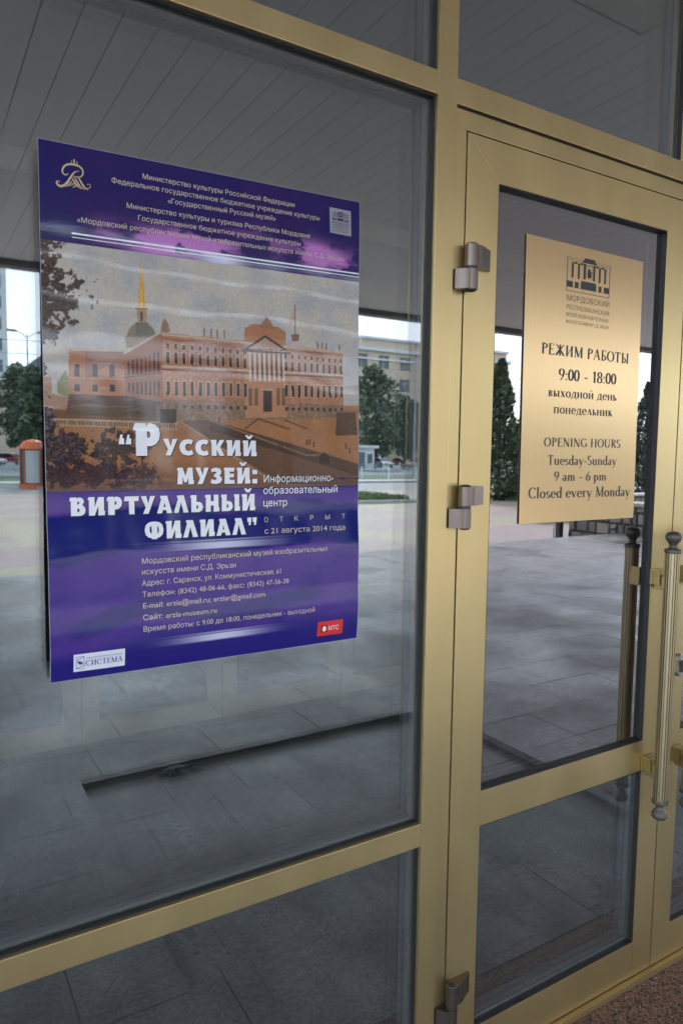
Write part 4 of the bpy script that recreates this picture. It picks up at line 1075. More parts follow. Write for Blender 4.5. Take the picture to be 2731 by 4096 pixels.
# ---- emblems on the poster
def stroke_on(mbx, pts, w0, w1=None, mapper=None, samples=8):
    """smooth tapered line through x,z points (catmull-rom)"""
    P = [np.array(p, float) for p in pts]; P = [2*P[0]-P[1]]+P+[2*P[-1]-P[-2]]; Q = []
    for i in range(1, len(P)-2):
        for s_ in range(samples):
            t = s_/samples; a, b_, c, d = P[i-1:i+3]
            Q.append(.5*((2*b_)+(-a+c)*t+(2*a-5*b_+4*c-d)*t*t+(-a+3*b_-3*c+d)*t**3))
    Q.append(P[-2]); n_ = len(Q); l_, r_ = [], []
    for i, q in enumerate(Q):
        d = Q[min(i+1, n_-1)]-Q[max(i-1, 0)]; d = d/(np.linalg.norm(d)+1e-9); f_ = i/(n_-1)
        w = (w0+(w1-w0)*math.sin(math.pi*f_)**1.2 if w1 else w0)/2; nn = np.array((-d[1], d[0]))
        l_.append(q+nn*w); r_.append(q-nn*w)
    v = mapper(np.array(r_+l_)); mbx.add([tuple(p) for p in v], [(j, j+1, n_+j+1, n_+j) for j in range(n_-1)])
RS = {'bowl': ([(0.2407, 2.0046), (0.239, 2.0018), (0.2357, 2.0011), (0.2325, 2.0034), (0.2321, 2.0077), (0.2343, 2.0131), (0.2398, 2.0179), (0.2463, 2.0197), (0.2551, 2.0198), (0.2611, 2.0172), (0.264, 2.0128), (0.2637, 2.0072), (0.2597, 2.0024), (0.2559, 2.0014), (0.2504, 2.0016)], .0008, .0030),
'stem': ([(0.2582, 2.0111), (0.2538, 2.01), (0.2494, 2.0064), (0.2449, 1.9994), (0.2399, 1.9907), (0.2349, 1.9847), (0.23, 1.9818), (0.2257, 1.9823), (0.2231, 1.9851), (0.2234, 1.9879), (0.2258, 1.989), (0.228, 1.9871)], .0006, .0036),
'leg': ([(0.2482, 2.0017), (0.2525, 1.9971), (0.2557, 1.9916), (0.26, 1.9864), (0.2666, 1.9832)], .0006, .0026),
'leg2': ([(0.246, 1.9991), (0.2497, 1.9937), (0.2534, 1.9879), (0.2605, 1.9831)], .0006, .0024),
'leg3': ([(0.2542, 2.0024), (0.2586, 1.9978), (0.2629, 1.9908), (0.2667, 1.9866), (0.2716, 1.9834)], .0008, .0028),
'curl': ([(0.2645, 1.9889), (0.2678, 1.9865), (0.2722, 1.9867), (0.2753, 1.9894), (0.2751, 1.9927), (0.2718, 1.9937), (0.2704, 1.9918)], .0006, .0010),
'x1': ([(0.2478, 1.9956), (0.2442, 1.9893), (0.2403, 1.9847), (0.2354, 1.9822)], .0006, .0012),
'x2': ([(0.253, 1.995), (0.2491, 1.9898), (0.2447, 1.986), (0.2409, 1.9856), (0.2398, 1.9884), (0.242, 1.99), (0.2469, 1.9893), (0.2512, 1.9846)], .0006, .001),
'x3': ([(0.2562, 1.9912), (0.2529, 1.9866), (0.2468, 1.9826)], .0006, .0012),
'crl': ([(0.2475, 2.0259), (0.246, 2.0233), (0.2474, 2.0206), (0.2507, 2.0208)], .0006, .0011), 'crr': ([(0.2541, 2.0262), (0.2554, 2.024), (0.2543, 2.0215), (0.2507, 2.0208)], .0006, .0011),
'crc': ([(0.2507, 2.0287), (0.2506, 2.0265), (0.2506, 2.0232), (0.2507, 2.021)], .0012, .0022)}
mb = MB()
for i, (pts, a, b_) in enumerate(RS.values()): stroke_on(mb, pts, a, b_, pm(.0006+i*.00004))
mb.build('monogram_emblem', M['ink_gold'], poster)

def museum_emblem(x0, z0, W_, H_, mapper, parent, mat, tag_name):
    """portico emblem: thin outlines, dark slots, dark plinth; x0,z0 lower left"""
    mb = MB()
    def rect(a, b_, c, d, lay=0):   # fractions of the box
        P = [(x0+a*W_, z0+c*H_), (x0+b_*W_, z0+c*H_), (x0+b_*W_, z0+d*H_), (x0+a*W_, z0+d*H_)]
        mb.add([tuple(q) for q in mapper(P, lay)], [(0, 1, 2, 3)])
    def pl(P): mb.add([tuple(q) for q in mapper([(x0+a*W_, z0+b_*H_) for a, b_ in P], 0)], [tuple(range(len(P)))])
    t = .016
    rect(0, t, 0, .98); rect(1-t, 1, 0, .98); rect(t, 1-t, 0, t*1.2); rect(t, 1-t, .12, .13)
    for x in (.37, .62): rect(x, x+.006, .012, .12)
    for a, b_ in ((.0, .11), (.14, .25), (.28, .38), (.64, .74), (.77, .87), (.90, 1.0)):
        rect(a+t, b_-t, .97, .98); rect(a+t, b_-t, .91, .917)
        rect(a, a+.006, .42, .97) if a > .01 else None; rect(b_-.006, b_, .42, .97) if b_ < .99 else None
    for a, b_ in ((.105, .150), (.245, .290), (.73, .775), (.86, .905)): rect(a, b_, .40, .84)
    for a, b_ in ((.012, .145), (.185, .275), (.32, .685), (.735, .81), (.86, .988)): rect(a, b_, .1305, .30)
    rect(.33, .67, .30, .36)
    for cx in (.195, .33, .69, .82):
        pl([(cx-.04, .82), (cx+.04, .82), (cx+.03, .87), (cx, .885), (cx-.03, .87)])
    rect(.375, .428, .42, .88); rect(.597, .645, .42, .88); rect(.425, .60, .83, .85)
    pl([(.34, .90), (.68, .90), (.68, .94), (.64, .96), (.63, 1.04), (.39, 1.04), (.375, .96), (.34, .94)])
    rect(.44, .585, .45, .456); rect(.44, .585, .80, .806); rect(.44, .447, .456, .80); rect(.578, .585, .456, .80)
    pl([(.47, .50), (.49, .48), (.54, .48), (.56, .52), (.565, .70), (.545, .66), (.52, .76), (.48, .74), (.465, .62)])
    return mb.build(tag_name, mat, parent)

def flat_quad(name, q, mat, off, parent=poster):
    N_ = 8; top_ = [tuple(np.array(q[0])+(np.array(q[1])-np.array(q[0]))*i/N_) for i in range(N_+1)]; bot_ = [tuple(np.array(q[3])+(np.array(q[2])-np.array(q[3]))*i/N_) for i in range(N_+1)]
    rows_ = [[tuple(np.array(a)+(np.array(b_)-np.array(a))*j/N_) for a, b_ in zip(top_, bot_)] for j in range(N_+1)]
    mb = MB(); v = conform([p for r_ in rows_ for p in r_], off); w = N_+1
    mb.add([tuple(p) for p in v], [((j+1)*w+i, (j+1)*w+i+1, j*w+i+1, j*w+i) for j in range(N_) for i in range(N_)])
    return mb.build(name, M[mat], parent)
flat_quad('museum_label', [(.7325, 2.0424), (.782, 2.0429), (.7834, 1.9936), (.7340, 1.9934)], 'ink_grey', .0008)
museum_emblem(.7395, 2.0175, .0365, .0185, lambda P, l_: conform(P, .0013+l_*.0001), poster, M['ink_navy'], 'museum_emblem')
for i, (t_, h_) in enumerate((('МОРДОВСКИЙ', .0034), ('РЕСПУБЛИКАНСКИЙ', .0030), ('МУЗЕЙ ИЗОБРАЗИТЕЛЬНЫХ', .0024), ('ИСКУССТВ ИМЕНИ С.Д. ЭРЬЗИ', .0022))):
    mb = MB(); z_ = 2.0125-.0047*i; place_text(mb, t_, .7395, .776, z_, z_, h_, pm(.0014), bold=-.01); mb.build('printed_lettering', M['ink_navy'], poster)
flat_quad('sponsor_label', [(.2327, 1.2111), (.3186, 1.2111), (.3183, 1.1800), (.2325, 1.1807)], 'ink_label', .0008)
mb = MB(); q_ = pm(.0013)
for a, b_ in (((.2370, 1.1855), (.2370, 1.2065)), ((.2370, 1.2065), (.2495, 1.2065)), ((.2495, 1.2065), (.2495, 1.1855)), ((.2495, 1.1855), (.2370, 1.1855))):
    stroke_on(mb, [a, b_], .0007, None, q_, 3)
stroke_on(mb, [(.2375, 1.2005), (.2490, 1.2058)], .0009, None, pm(.00135), 3); stroke_on(mb, [(.2375, 1.1862), (.2490, 1.1910)], .0009, None, pm(.00135), 3)
stroke_on(mb, [(.2395, 1.1985), (.2425, 1.1955), (.2445, 1.193)], .0035, None, pm(.00138), 4); stroke_on(mb, [(.2420, 1.1975), (.2450, 1.1955), (.2470, 1.1938)], .0028, None, pm(.00142), 4)
mb.build('sponsor_emblem', M['ink_blue'], poster)
mb = nib_text('', 0, 1, 0, 1, 1, 0) if False else MB()
place_text(mb, 'АКЦИОНЕРНАЯ ФИНАНСОВАЯ КОРПОРАЦИЯ', .2527, .3134, 1.2017, 1.2013, .0026, pm(.0013)); mb.build('printed_lettering', M['ink_blue'], poster)
# serif company name, laid on the curved paper
GL['С'] = (.74, 'A .42 .5 .35 .5 42 318'); GL['Я'] = GL['И']
mb0 = nib_text('СИСТЕМА', .2521, .3141, 1.1888, 1.1887, .0100, 0, thick=.14, thin=.05)
mb = MB(); vv = np.array(mb0.v); pts3 = conform(vv[:, [0, 2]], .0014); pts3[:, 1] += vv[:, 1]; mb.add([tuple(p) for p in pts3], mb0.f); mb.build('printed_lettering', M['ink_blue'], poster)
flat_quad('phone_company_label', [(.707, 1.2131), (.7672, 1.213), (.7665, 1.1826), (.7058, 1.1829)], 'ink_red', .0008)
flat_quad('phone_company_square', [(.7148, 1.2052), (.7290, 1.2052), (.7290, 1.1905), (.7148, 1.1905)], 'ink_redlogo', .0012)
mb = MB(); eg = [(.7222+.0042*math.cos(t)*(1-.12*math.sin(t)), 1.1975+.0056*math.sin(t)) for t in [2*math.pi*k/24 for k in range(24)]]
mb.add([tuple(p) for p in conform(eg, .0016)], [tuple(range(24))]); mb.build('egg_emblem', M['ink_white'], poster)
mb = MB(); place_text(mb, 'МТС', .7322, .7565, 1.1930, 1.1930, .0094, pm(.0014), bold=.045); mb.build('printed_lettering', M['ink_white'], poster)

# ================================================================== BRASS SIGN
def brushed_brass():
    mt, nt, b = new_mat('brushed_brass_sheet'); L = nt.links
    g_ = nt.nodes.new('ShaderNodeNewGeometry'); mp_ = nt.nodes.new('ShaderNodeMapping'); mp_.inputs['Scale'].default_value = (900, 1, 6)
    n_ = nt.nodes.new('ShaderNodeTexNoise'); n_.inputs['Scale'].default_value = 1; n_.inputs['Detail'].default_value = 3
    L.new(g_.outputs['Position'], mp_.inputs[0]); L.new(mp_.outputs[0], n_.inputs['Vector'])
    cr_ = nt.nodes.new('ShaderNodeValToRGB'); cr_.color_ramp.elements[0].color = (.53, .365, .19, 1); cr_.color_ramp.elements[1].color = (.64, .45, .245, 1)
    L.new(n_.outputs['Fac'], cr_.inputs[0]); L.new(cr_.outputs[0], b.inputs['Base Color'])
    b.inputs['Metallic'].default_value = .95; b.inputs['Roughness'].default_value = .29
    b.inputs['Anisotropic'].default_value = .35
    bp = nt.nodes.new('ShaderNodeBump'); bp.inputs['Strength'].default_value = .12; bp.inputs['Distance'].default_value = .0003
    L.new(n_.outputs['Fac'], bp.inputs['Height']); L.new(bp.outputs[0], b.inputs['Normal'])
    return mt
M['brass'] = brushed_brass()
M['signink'] = simple('black_engraved_ink', (.018, .018, .022, 1), .5)
sign = empty('opening_hours_sign', (1.48, .015, 1.73), 'brass opening hours plate with black lettering fixed to the left door glass', 'sign')
ADJ = 1.0045
aj = lambda x, z: (x*ADJ, 1.557+(z-1.557)*ADJ)
SQ = [(1.2710, 1.3905), (1.7045, 1.3905), (1.6965, 2.0760), (1.2650, 2.0780)]
SQ = [aj(*q) for q in SQ]
MB().prism_y(SQ, .0150, .0157).build('brass_plate', M['brass'], sign, bevel=.0002)
SB = [(1.2713, 1.3908), (1.7042, 1.3908), (1.6962, 2.0757), (1.2653, 2.0777)]
SB = [aj(*q) for q in SB]
MB().prism_y(SB, .01575, .0188).build('backing_board', M['black'], sign)
YS = .01485
SIGN_TXT = [('РЕЖИМ РАБОТЫ', 1.3261, 1.6544, 1.8052, 1.8045, 0.0268), ('9:00 - 18:00', 1.3905, 1.6069, 1.7456, 1.7467, 0.0285),
('выходной день', 1.3553, 1.6125, 1.7034, 1.7043, 0.0248), ('понедельник', 1.3761, 1.5982, 1.6627, 1.663, 0.0250), ('OPENING HOURS', 1.3468, 1.6362, 1.5803, 1.5808, 0.0222),
('Tuesday-Sunday', 1.3623, 1.6231, 1.5346, 1.5346, 0.0245), ('9 am - 6 pm', 1.3876, 1.5855, 1.4942, 1.4938, 0.0239), ('Closed every Monday', 1.2992, 1.6854, 1.4518, 1.4505, 0.0275)]
def ajt(t_): return (t_[0], t_[1]*ADJ, t_[2]*ADJ, 1.557+(t_[3]-1.557)*ADJ, 1.557+(t_[4]-1.557)*ADJ, t_[5])
for i, t_ in enumerate(SIGN_TXT):
    nib_text(*ajt(t_), YS, thick=.175, thin=.062).build('sign_lettering', M['signink'], sign)
sm = lambda P, l_=0: [(x, YS-l_*1e-5, z) for x, z in P]
museum_emblem(1.4110, 1.9665, .1615, .084, sm, sign, M['signink'], 'museum_emblem')
for t_ in [('МОРДОВСКИЙ', 1.4086, 1.5671, 1.9419, 1.9415, 0.0140), ('РЕСПУБЛИКАНСКИЙ', 1.4085, 1.5675, 1.9211, 1.9199, 0.0112), ('МУЗЕЙ ИЗОБРАЗИТЕЛЬНЫХ', 1.4079, 1.5669, 1.9035, 1.9026, 0.0094), ('ИСКУССТВ ИМЕНИ С.Д. ЭРЬЗИ', 1.4089, 1.5673, 1.8866, 1.8863, 0.0082)]:
    mb = MB(); place_text(mb, *ajt(t_), sm, bold=-.004); mb.build('sign_lettering', M['signink'], sign)

# ================================================================== OUTDOORS, seen in the glass
def P2(*a): return a
sheet('lawn', [(15.2, -22.4), (17.9, -22.25), (18.1, -26.8), (12, -25.9)], GZ+.03, M['grass'])
sheet('asphalt_path', [(-60, -40), (70, -26), (70, -35), (-60, -49)], GZ+.004, M['asphalt'])
sheet('lawn_strip', [(-60, -47), (90, -33.8), (90, -44), (-60, -57)], GZ+.008, M['grass'])
sheet('pale_path', [(-60, -49.5), (90, -36.3), (90, -39.5), (-60, -52.7)], GZ+.012, M['pathpav'])
sheet('road', [(-90, -62), (150, -46), (150, -64), (-90, -80)], GZ+.006, M['asphalt'])
sheet('car_park', [(-90, -82), (150, -66), (150, -112), (-90, -128)], GZ+.006, M['asphalt'])
sheet('side_lawn', [(3.9, -38.9), (9.5, -34.0), (12, -36.5), (8, -40.5)], GZ+.016, M['grass'])
kerb = MB()
def kerb_run(a, b_, w=.16, h=.12):
    a = Vector((*a, 0)); b_ = Vector((*b_, 0)); d = (b_-a).normalized(); n_ = Vector((-d.y, d.x, 0))*w/2
    v = [a+n_, a-n_, b_-n_, b_+n_]; z0, z1 = GZ-.01, GZ+h
    kerb.add([(p.x, p.y, z0) for p in v]+[(p.x, p.y, z1) for p in v], [(0,1,2,3), (7,6,5,4), (0,4,5,1), (1,5,6,2), (2,6,7,3), (3,7,4,0)])
for a, b_ in (((-60, -46.9), (90, -33.7)), ((15.2, -22.4), (17.9, -22.25)), ((15.1, -22.4), (11.9, -25.9)), ((17.95, -22.25), (18.1, -26.8)), ((3.9, -38.9), (9.5, -34.0))):
    kerb_run(a, b_, .2, .14)
tag(kerb.build('kerb', M['curb']), kind='structure')

def leaf_cloud(n, sampler, size, mb=None, seed=1, flat=0):
    r_ = np.random.RandomState(seed); P = sampler(n, r_)
    V = np.zeros((n, 4, 3)); a = r_.normal(size=(n, 3)); a /= np.linalg.norm(a, axis=1)[:, None]
    b = r_.normal(size=(n, 3)); b -= (a*b).sum(1)[:, None]*a; b /= np.linalg.norm(b, axis=1)[:, None]
    s = size*(.6+.8*r_.rand(n))[:, None]
    V[:, 0] = P-a*s; V[:, 1] = P-b*s*.55; V[:, 2] = P+a*s; V[:, 3] = P+b*s*.55
    return V.reshape(-1, 3), np.arange(n*4).reshape(n, 4)
def cloud_obj(name, V, F, mat, parent):
    me = bpy.data.meshes.new(name); me.vertices.add(len(V)); me.vertices.foreach_set('co', V.ravel())
    me.loops.add(F.size); me.loops.foreach_set('vertex_index', F.ravel()); me.polygons.add(len(F)); me.polygons.foreach_set('loop_start', np.arange(0, F.size, 4))
    me.update(calc_edges=True); me.materials.append(mat)
    o = bpy.data.objects.new(name, me); COL.objects.link(o); o.parent = parent; return o
def tree(x, y, h, rx, label, seed, n=3600, low=.22, group=None, size=.26):
    t = empty('deciduous_tree', (x, y, GZ), label, 'tree', group)
    r_ = random.Random(seed); tr = MB(); tr.tube([(0, 0, 0), (.05, 0, h*.3), (0, .05, h*.6), (0, 0, h*.9)], [.22, .17, .1, .03])
    lobes = []
    for k in range(16):
        zz = h*(low+(.93-low)*(k+.5)/16); w = rx*math.sin(math.pi*min(1, ((zz/h-low)/(1-low))*.86+.12))**.7
        ang = k*2.4; cx_, cy_ = w*.55*math.cos(ang), w*.55*math.sin(ang); lobes.append((cx_, cy_, zz, w*r_.uniform(.5, .75)))
        tr.tube([(0, 0, zz*.75), (cx_*.6, cy_*.6, zz*.93), (cx_, cy_, zz)], [.07, .045, .015], seg=5)
    tr.build('trunk', M['trunk'], None).parent = t
    def smp(n_, rr):
        i = rr.randint(0, len(lobes), n_); L_ = np.array(lobes)[i]; d = rr.normal(size=(n_, 3)); d /= np.linalg.norm(d, axis=1)[:, None]
        rad = L_[:, 3]*(rr.rand(n_)**.45); return L_[:, :3]+d*rad[:, None]*np.array((1, 1, .8))
    V, F = leaf_cloud(n, smp, size, seed=seed); tag(cloud_obj('crown', V, F, M['leaf'], t), kind='stuff'); return t
def conifer(x, y, h, rx, label, seed, mat='conifer', n=4200, group=None, size=.12, col=False, name='conifer_tree', base=.15):
    t = empty(name, (x, y, GZ), label, 'tree', group)
    tr = MB(); tr.tube([(0, 0, 0), (0, 0, h*.97)], [.12, .02]); tr.build('trunk', M['trunk'], None).parent = t
    def smp(n_, rr):
        u_ = rr.rand(n_)**1.25; zz = base+(h-base)*u_; th = rr.rand(n_)*2*math.pi
        prof = (1-u_)**(.55 if col else .9); lay = .8+.2*np.cos(zz*2*math.pi/(.9 if mat == 'spruce' else 1.7)+th*1.0)
        rad = rx*prof*lay*(.45+.55*rr.rand(n_)**.4)*(1+.18*np.sin(th*3+zz*2+seed)); return np.stack([rad*np.cos(th), rad*np.sin(th), zz-rad*.18], 1)
    V, F = leaf_cloud(n, smp, size, seed=seed); tag(cloud_obj('crown', V, F, M[mat], t), kind='stuff'); return t
GT = 'evergreens along the plaza edge'
conifer(22.9, -22.6, 6.3, 1.45, 'tall dark thuja, leftmost of the evergreens mirrored in the door glass', 11, group=GT, col=True)
conifer(24.9, -22.4, 5.0, 1.5, 'shorter thuja right beside the tallest one at the plaza edge', 12, group=GT, col=True)
conifer(26.6, -22.9, 5.4, 1.5, 'third thuja from the left, behind the brass sign reflection', 13, group=GT, col=True)
conifer(28.6, -22.5, 5.2, 1.6, 'fourth thuja from the left at the plaza edge', 14, group=GT, col=True)
conifer(30.7, -22.8, 5.8, 1.7, 'fifth thuja from the left, next to the spruces', 15, group=GT, col=True)
conifer(33.3, -22.6, 5.9, 2.0, 'blue green spruce with a pointed tip behind the stone walls', 16, 'spruce', group=GT, name='spruce_tree', size=.11)
conifer(35.6, -22.9, 5.3, 2.0, 'second spruce, right of the pointed one behind the stone walls', 17, 'spruce', group=GT, name='spruce_tree', size=.11)
conifer(38.3, -23.4, 6.0, 2.2, 'rightmost spruce at the end of the evergreen row', 18, 'spruce', group=GT, name='spruce_tree', size=.11)
for i, (x, y, h, rx, lb) in enumerate([(50.5, -73.5, 13.6, 3.5, 'dense green tree before the beige building, right of the poster'), (58.5, -78, 10.5, 2.8, 'thin young tree beside the window reflections of the beige building'),
        (11.4, -88, 12.4, 2.7, 'tall dark tree left of the poster before the far grey roof'), (15.3, -80, 12.0, 3.0, 'second dark tree half hidden behind the poster edge'), (8.6, -58, 8.8, 1.2, 'slender tree close behind the orange pillar'),
        (24, -84, 13, 3.6, 'broad tree behind the middle of the car park'), (33, -80, 14, 4, 'large round tree between the parked cars and the long building'), (41, -82, 12, 3.6, 'round tree left of the white gate house')]):
    tree(x, y, h, rx, lb, 30+i, group='broadleaf trees across the road', low=.16)

# grass tufts along the lawn edge
def tuft(n_, rr):
    u_ = rr.rand(n_); v_ = rr.rand(n_); a = np.array((12.2, -25.8)); b_ = np.array((15.25, -22.5)); c_ = np.array((17.85, -22.4)); d_ = np.array((18.0, -26.7))
    p = (1-u_)[:, None]*((1-v_)[:, None]*a+v_[:, None]*b_)+u_[:, None]*((1-v_)[:, None]*d_+v_[:, None]*c_)
    return np.column_stack([p, GZ+.05+.25*rr.rand(n_)**2])
V, F = leaf_cloud(7000, tuft, .06, seed=4); o = cloud_obj('lawn_grass', V, F, M['grassleaf'], None); tag(o, 'low green planting on the lawn wedge beside the plaza', 'grass', kind='stuff')

# rubble stone walls with pale copings
M['rubble'] = stone_mat('rubble_stone', (.11, .105, .10, 1), (.34, .30, .25, 1), .7, .05, island=.42, fine=.15, fscale=60, bump=.6)
M['mortar'] = simple('dark_mortar', (.05, .047, .045, 1), .9)
def rubble_face(mb, o, du, dn, L_, H_, seed):
    """irregular stones proud of the wall; o origin, du unit along, dn outward"""
    r_ = random.Random(seed); z = 0
    while z < H_-.02:
        hh = min(r_.uniform(.13, .26), H_-z); x = 0
        while x < L_-.02:
            w = min(r_.uniform(.14, .38), L_-x); parts_ = [(x, x+w, z, z+hh)]
            if w > .25 and r_.random() < .4: parts_ = [(x, x+w*.5, z, z+hh), (x+w*.5, x+w, z, z+hh*.5), (x+w*.5, x+w, z+hh*.5, z+hh)]
            for a, b_, c, d in parts_:
                j = lambda: r_.uniform(-.016, .016); q = .012; dep = r_.uniform(.02, .045)
                P = [(a+q+abs(j()), c+q+abs(j())), (b_-q-abs(j()), c+q+abs(j())), (b_-q-abs(j()), d-q-abs(j())), (a+q+abs(j()), d-q-abs(j()))]
                m_ = [((P[i][0]+P[(i+1) % 4][0])/2+j()*.4, (P[i][1]+P[(i+1) % 4][1])/2+j()*.4) for i in range(4)]
                P = [P[0], m_[0], P[1], m_[1], P[2], m_[2], P[3], m_[3]]
                base_ = [o+du*x_+Vector((0, 0, z_)) for x_, z_ in P]; cx_, cz_ = sum(p[0] for p in P)/8, sum(p[1] for p in P)/8
                top_ = [o+du*(cx_+(x_-cx_)*.86)+Vector((0, 0, cz_+(z_-cz_)*.86))+dn*dep for x_, z_ in P]
                mb.add(base_+top_, [tuple(range(8, 16))]+[(i, (i+1) % 8, 8+(i+1) % 8, 8+i) for i in range(8)])
            x += w
        z += hh
def stone_wall(x0, x1, y0, y1, z1, faces, label):
    w = empty('stone_wall', ((x0+x1)/2, (y0+y1)/2, GZ), label, 'wall')
    MB().box(x0, x1, y0, y1, GZ, z1).build('core', M['mortar'], w); mb = MB(); H_ = z1-GZ
    for f in faces:
        if f == 'l': rubble_face(mb, Vector((x0, y1, GZ)), Vector((0, -1, 0)), Vector((-1, 0, 0)), y1-y0, H_, 3)
        if f == 'f': rubble_face(mb, Vector((x0, y1, GZ)), Vector((1, 0, 0)), Vector((0, 1, 0)), x1-x0, H_, 5)
        if f == 'b': rubble_face(mb, Vector((x1, y0, GZ)), Vector((-1, 0, 0)), Vector((0, -1, 0)), x1-x0, H_, 8)
    tag(mb.build('rubble_stones', M['rubble'], w), kind='stuff')
    k = 0
    L_ = (y1-y0); nseg = max(1, int(max(L_, x1-x0)/1.2))
    for i in range(nseg):
        if L_ > x1-x0: MB().box(x0-.06, x1+.06, y0+L_*i/nseg+.003, y0+L_*(i+1)/nseg-.003, z1, z1+.07).build('coping_slab', M['curb'], w, bevel=.006)
        else: MB().box(x0+(x1-x0)*i/nseg+.003, x0+(x1-x0)*(i+1)/nseg-.003, y0-.06, y1+.06, z1, z1+.07).build('coping_slab', M['curb'], w, bevel=.006)
stone_wall(12.5, 13.0, -9.5, -5.5, .56, 'lf', 'rubble stone wall with pale coping at the right end of the terrace steps')
stone_wall(16.2, 26, -14.3, -13.9, .26, 'lf', 'long low rubble wall behind the terrace wall')

# handrail post at the steps
hr = empty('handrail', (12.1, -9.45, GZ), 'dark steel handrail post with a hooped rail at the foot of the steps', 'handrail')
M['darksteel'] = simple('dark_painted_steel', (.03, .03, .034, 1), .4)
MB().box(12.12, 12.24, -9.55, -9.43, GZ, .12).build('post', M['darksteel'], hr, bevel=.004)
MB().tube([(12.02, -9.5, GZ), (12.02, -9.5, -.02), (12.035, -9.5, .06), (12.08, -9.5, .09), (12.13, -9.5, .095)], .012).build('rail', M['darksteel'], hr)

# orange advertising pillar
M['orange'] = simple('orange_painted_metal', (.55, .10, .02, 1), .45, noise=.06, nscale=3)
M['adwhite'] = simple('advert_panel', (.42, .44, .44, 1), .35)
ap = empty('advertising_pillar', (5.55, -37.9, GZ), 'orange advertising pillar with domed top, white panel and dark recess', 'advertising pillar')
ax, ay = 5.55, -37.9
MB().lathe([(.66, GZ), (.66, GZ+.24)], ax, ay, 24).build('base_ring', M['orange'], ap)
MB().lathe([(.56, GZ+.24), (.56, GZ+2.0)], ax, ay, 24).build('core', M['darksteel'], ap)
MB().lathe([(.68, GZ+2.0), (.68, GZ+2.12), (.60, GZ+2.13), (.56, GZ+2.25), (.42, GZ+2.40), (.2, GZ+2.48), (.01, GZ+2.5)], ax, ay, 24).build('dome', M['orange'], ap)
for k in range(3):
    a0 = R(100+120*k); arc = [(ax+.60*math.cos(a0+R(t)), ay+.60*math.sin(a0+R(t))) for t in range(-34, 35, 6)]; arc2 = [(ax+.57*math.cos(a0+R(t)), ay+.57*math.sin(a0+R(t))) for t in range(34, -35, -6)]
    MB().prism_z(arc+arc2, GZ+.3, GZ+1.95, smooth=False).build('advert_panel', M['adwhite'], ap)
    for dt in (-38, 38):
        px, py = ax+.6*math.cos(a0+R(dt)), ay+.6*math.sin(a0+R(dt)); MB().tube([(px, py, GZ+.24), (px, py, GZ+2.0)], .035, 6).build('frame_bar', M['orange'], ap)

# road fence: pale blue panels between white ball-topped posts
M['palegreen'] = simple('pale_turquoise_metal', (.30, .44, .46, 1), .5)
def road_fence(ax_, ay_, bx_, by_, label):
    a = Vector((ax_, ay_, GZ)); b_ = Vector((bx_, by_, GZ)); L_ = (b_-a).length; d = (b_-a)/L_; n_ = int(L_/2.2)
    f = empty('road_fence', tuple(a), label, 'fence', 'ornamental fences along the road'); pan = MB(); me = None
    pm_ = MB().box(-.05, .05, -.05, .05, 0, .85).lathe([(.02, .85), (.07, .89), (.08, .93), (.05, .98), (.005, 1.0)], 0, 0, 8).mesh('post', M['white'])
    for i in range(n_+1):
        p = a+d*(L_*i/n_); inst(pm_, 'post', tuple(p-a), f)
        if i < n_:
            q = a+d*(L_*(i+1)/n_)
            for z in (.12, .42, .74): pan.tube([p+Vector((0, 0, z)), q+Vector((0, 0, z))], .022, 4)
            for k in range(6):
                s0 = p+(q-p)*(k/6); s1 = p+(q-p)*((k+1)/6)
                pan.tube([s0+Vector((0, 0, .12)), s1+Vector((0, 0, .74))], .014, 4); pan.tube([s0+Vector((0, 0, .74)), s1+Vector((0, 0, .12))], .014, 4)
    o = pan.build('lattice_panels', M['palegreen'], f); tag(o, kind='stuff')
road_fence(-10, -57.4, 62, -35.6, 'pale turquoise lattice fence with white ball posts nearest the plaza')
road_fence(-10, -79, 95, -62, 'farther lattice fence in front of the parked cars')

# cars
def car(col, label, x, y, rot, name='parked_car'):
    c = empty(name, (x, y, GZ+.006), label, 'car', 'cars parked before the far buildings'); c.rotation_euler = (0, 0, rot)
    paint = simple('car_paint', col, .3, .2, coat=.6)
    prof = [(-2.1, .32), (-2.15, .62), (-2.02, .86), (-1.3, .95), (1.15, .92), (1.75, .82), (2.1, .62), (2.12, .34)]
    cab = [(-1.55, .93), (-1.0, 1.40), (.25, 1.44), (1.15, .92)]
    def part(nm, P, y0, y1, mt): 
        n_ = len(P); mb = MB(); mb.add([(x_, y0, z_) for x_, z_ in P]+[(x_, y1, z_) for x_, z_ in P], [tuple(range(n_)), tuple(range(2*n_-1, n_-1, -1))]+[(i, i+n_, (i+1) % n_+n_, (i+1) % n_) for i in range(n_)])
        o = bpy.data.objects.new(nm, mb.mesh(nm, mt, .05)); COL.objects.link(o); o.parent = c; return o
    part('body', prof, -.86, .86, paint); part('roof', [(-1.15, 1.32), (-1.0, 1.42), (.25, 1.46), (.42, 1.36)], -.70, .70, paint)
    part('window', cab, -.76, .76, M['carglass'])
    for wx in (-1.32, 1.32):
        for wy in (-.80, .80):
            P = [(wx+.32*math.cos(t), .32+.32*math.sin(t)) for t in [2*math.pi*k/16 for k in range(16)]]; part('wheel', P, wy-.1, wy+.1, M['black'])
    for wy in (-.6, .6):
        part('headlight', [(2.06, .58), (2.06, .72), (2.14, .70), (2.14, .58)], wy-.18, wy+.18, M['white'])
    return c
M['carglass'] = simple('dark_car_glass', (.02, .025, .03, 1), .08)
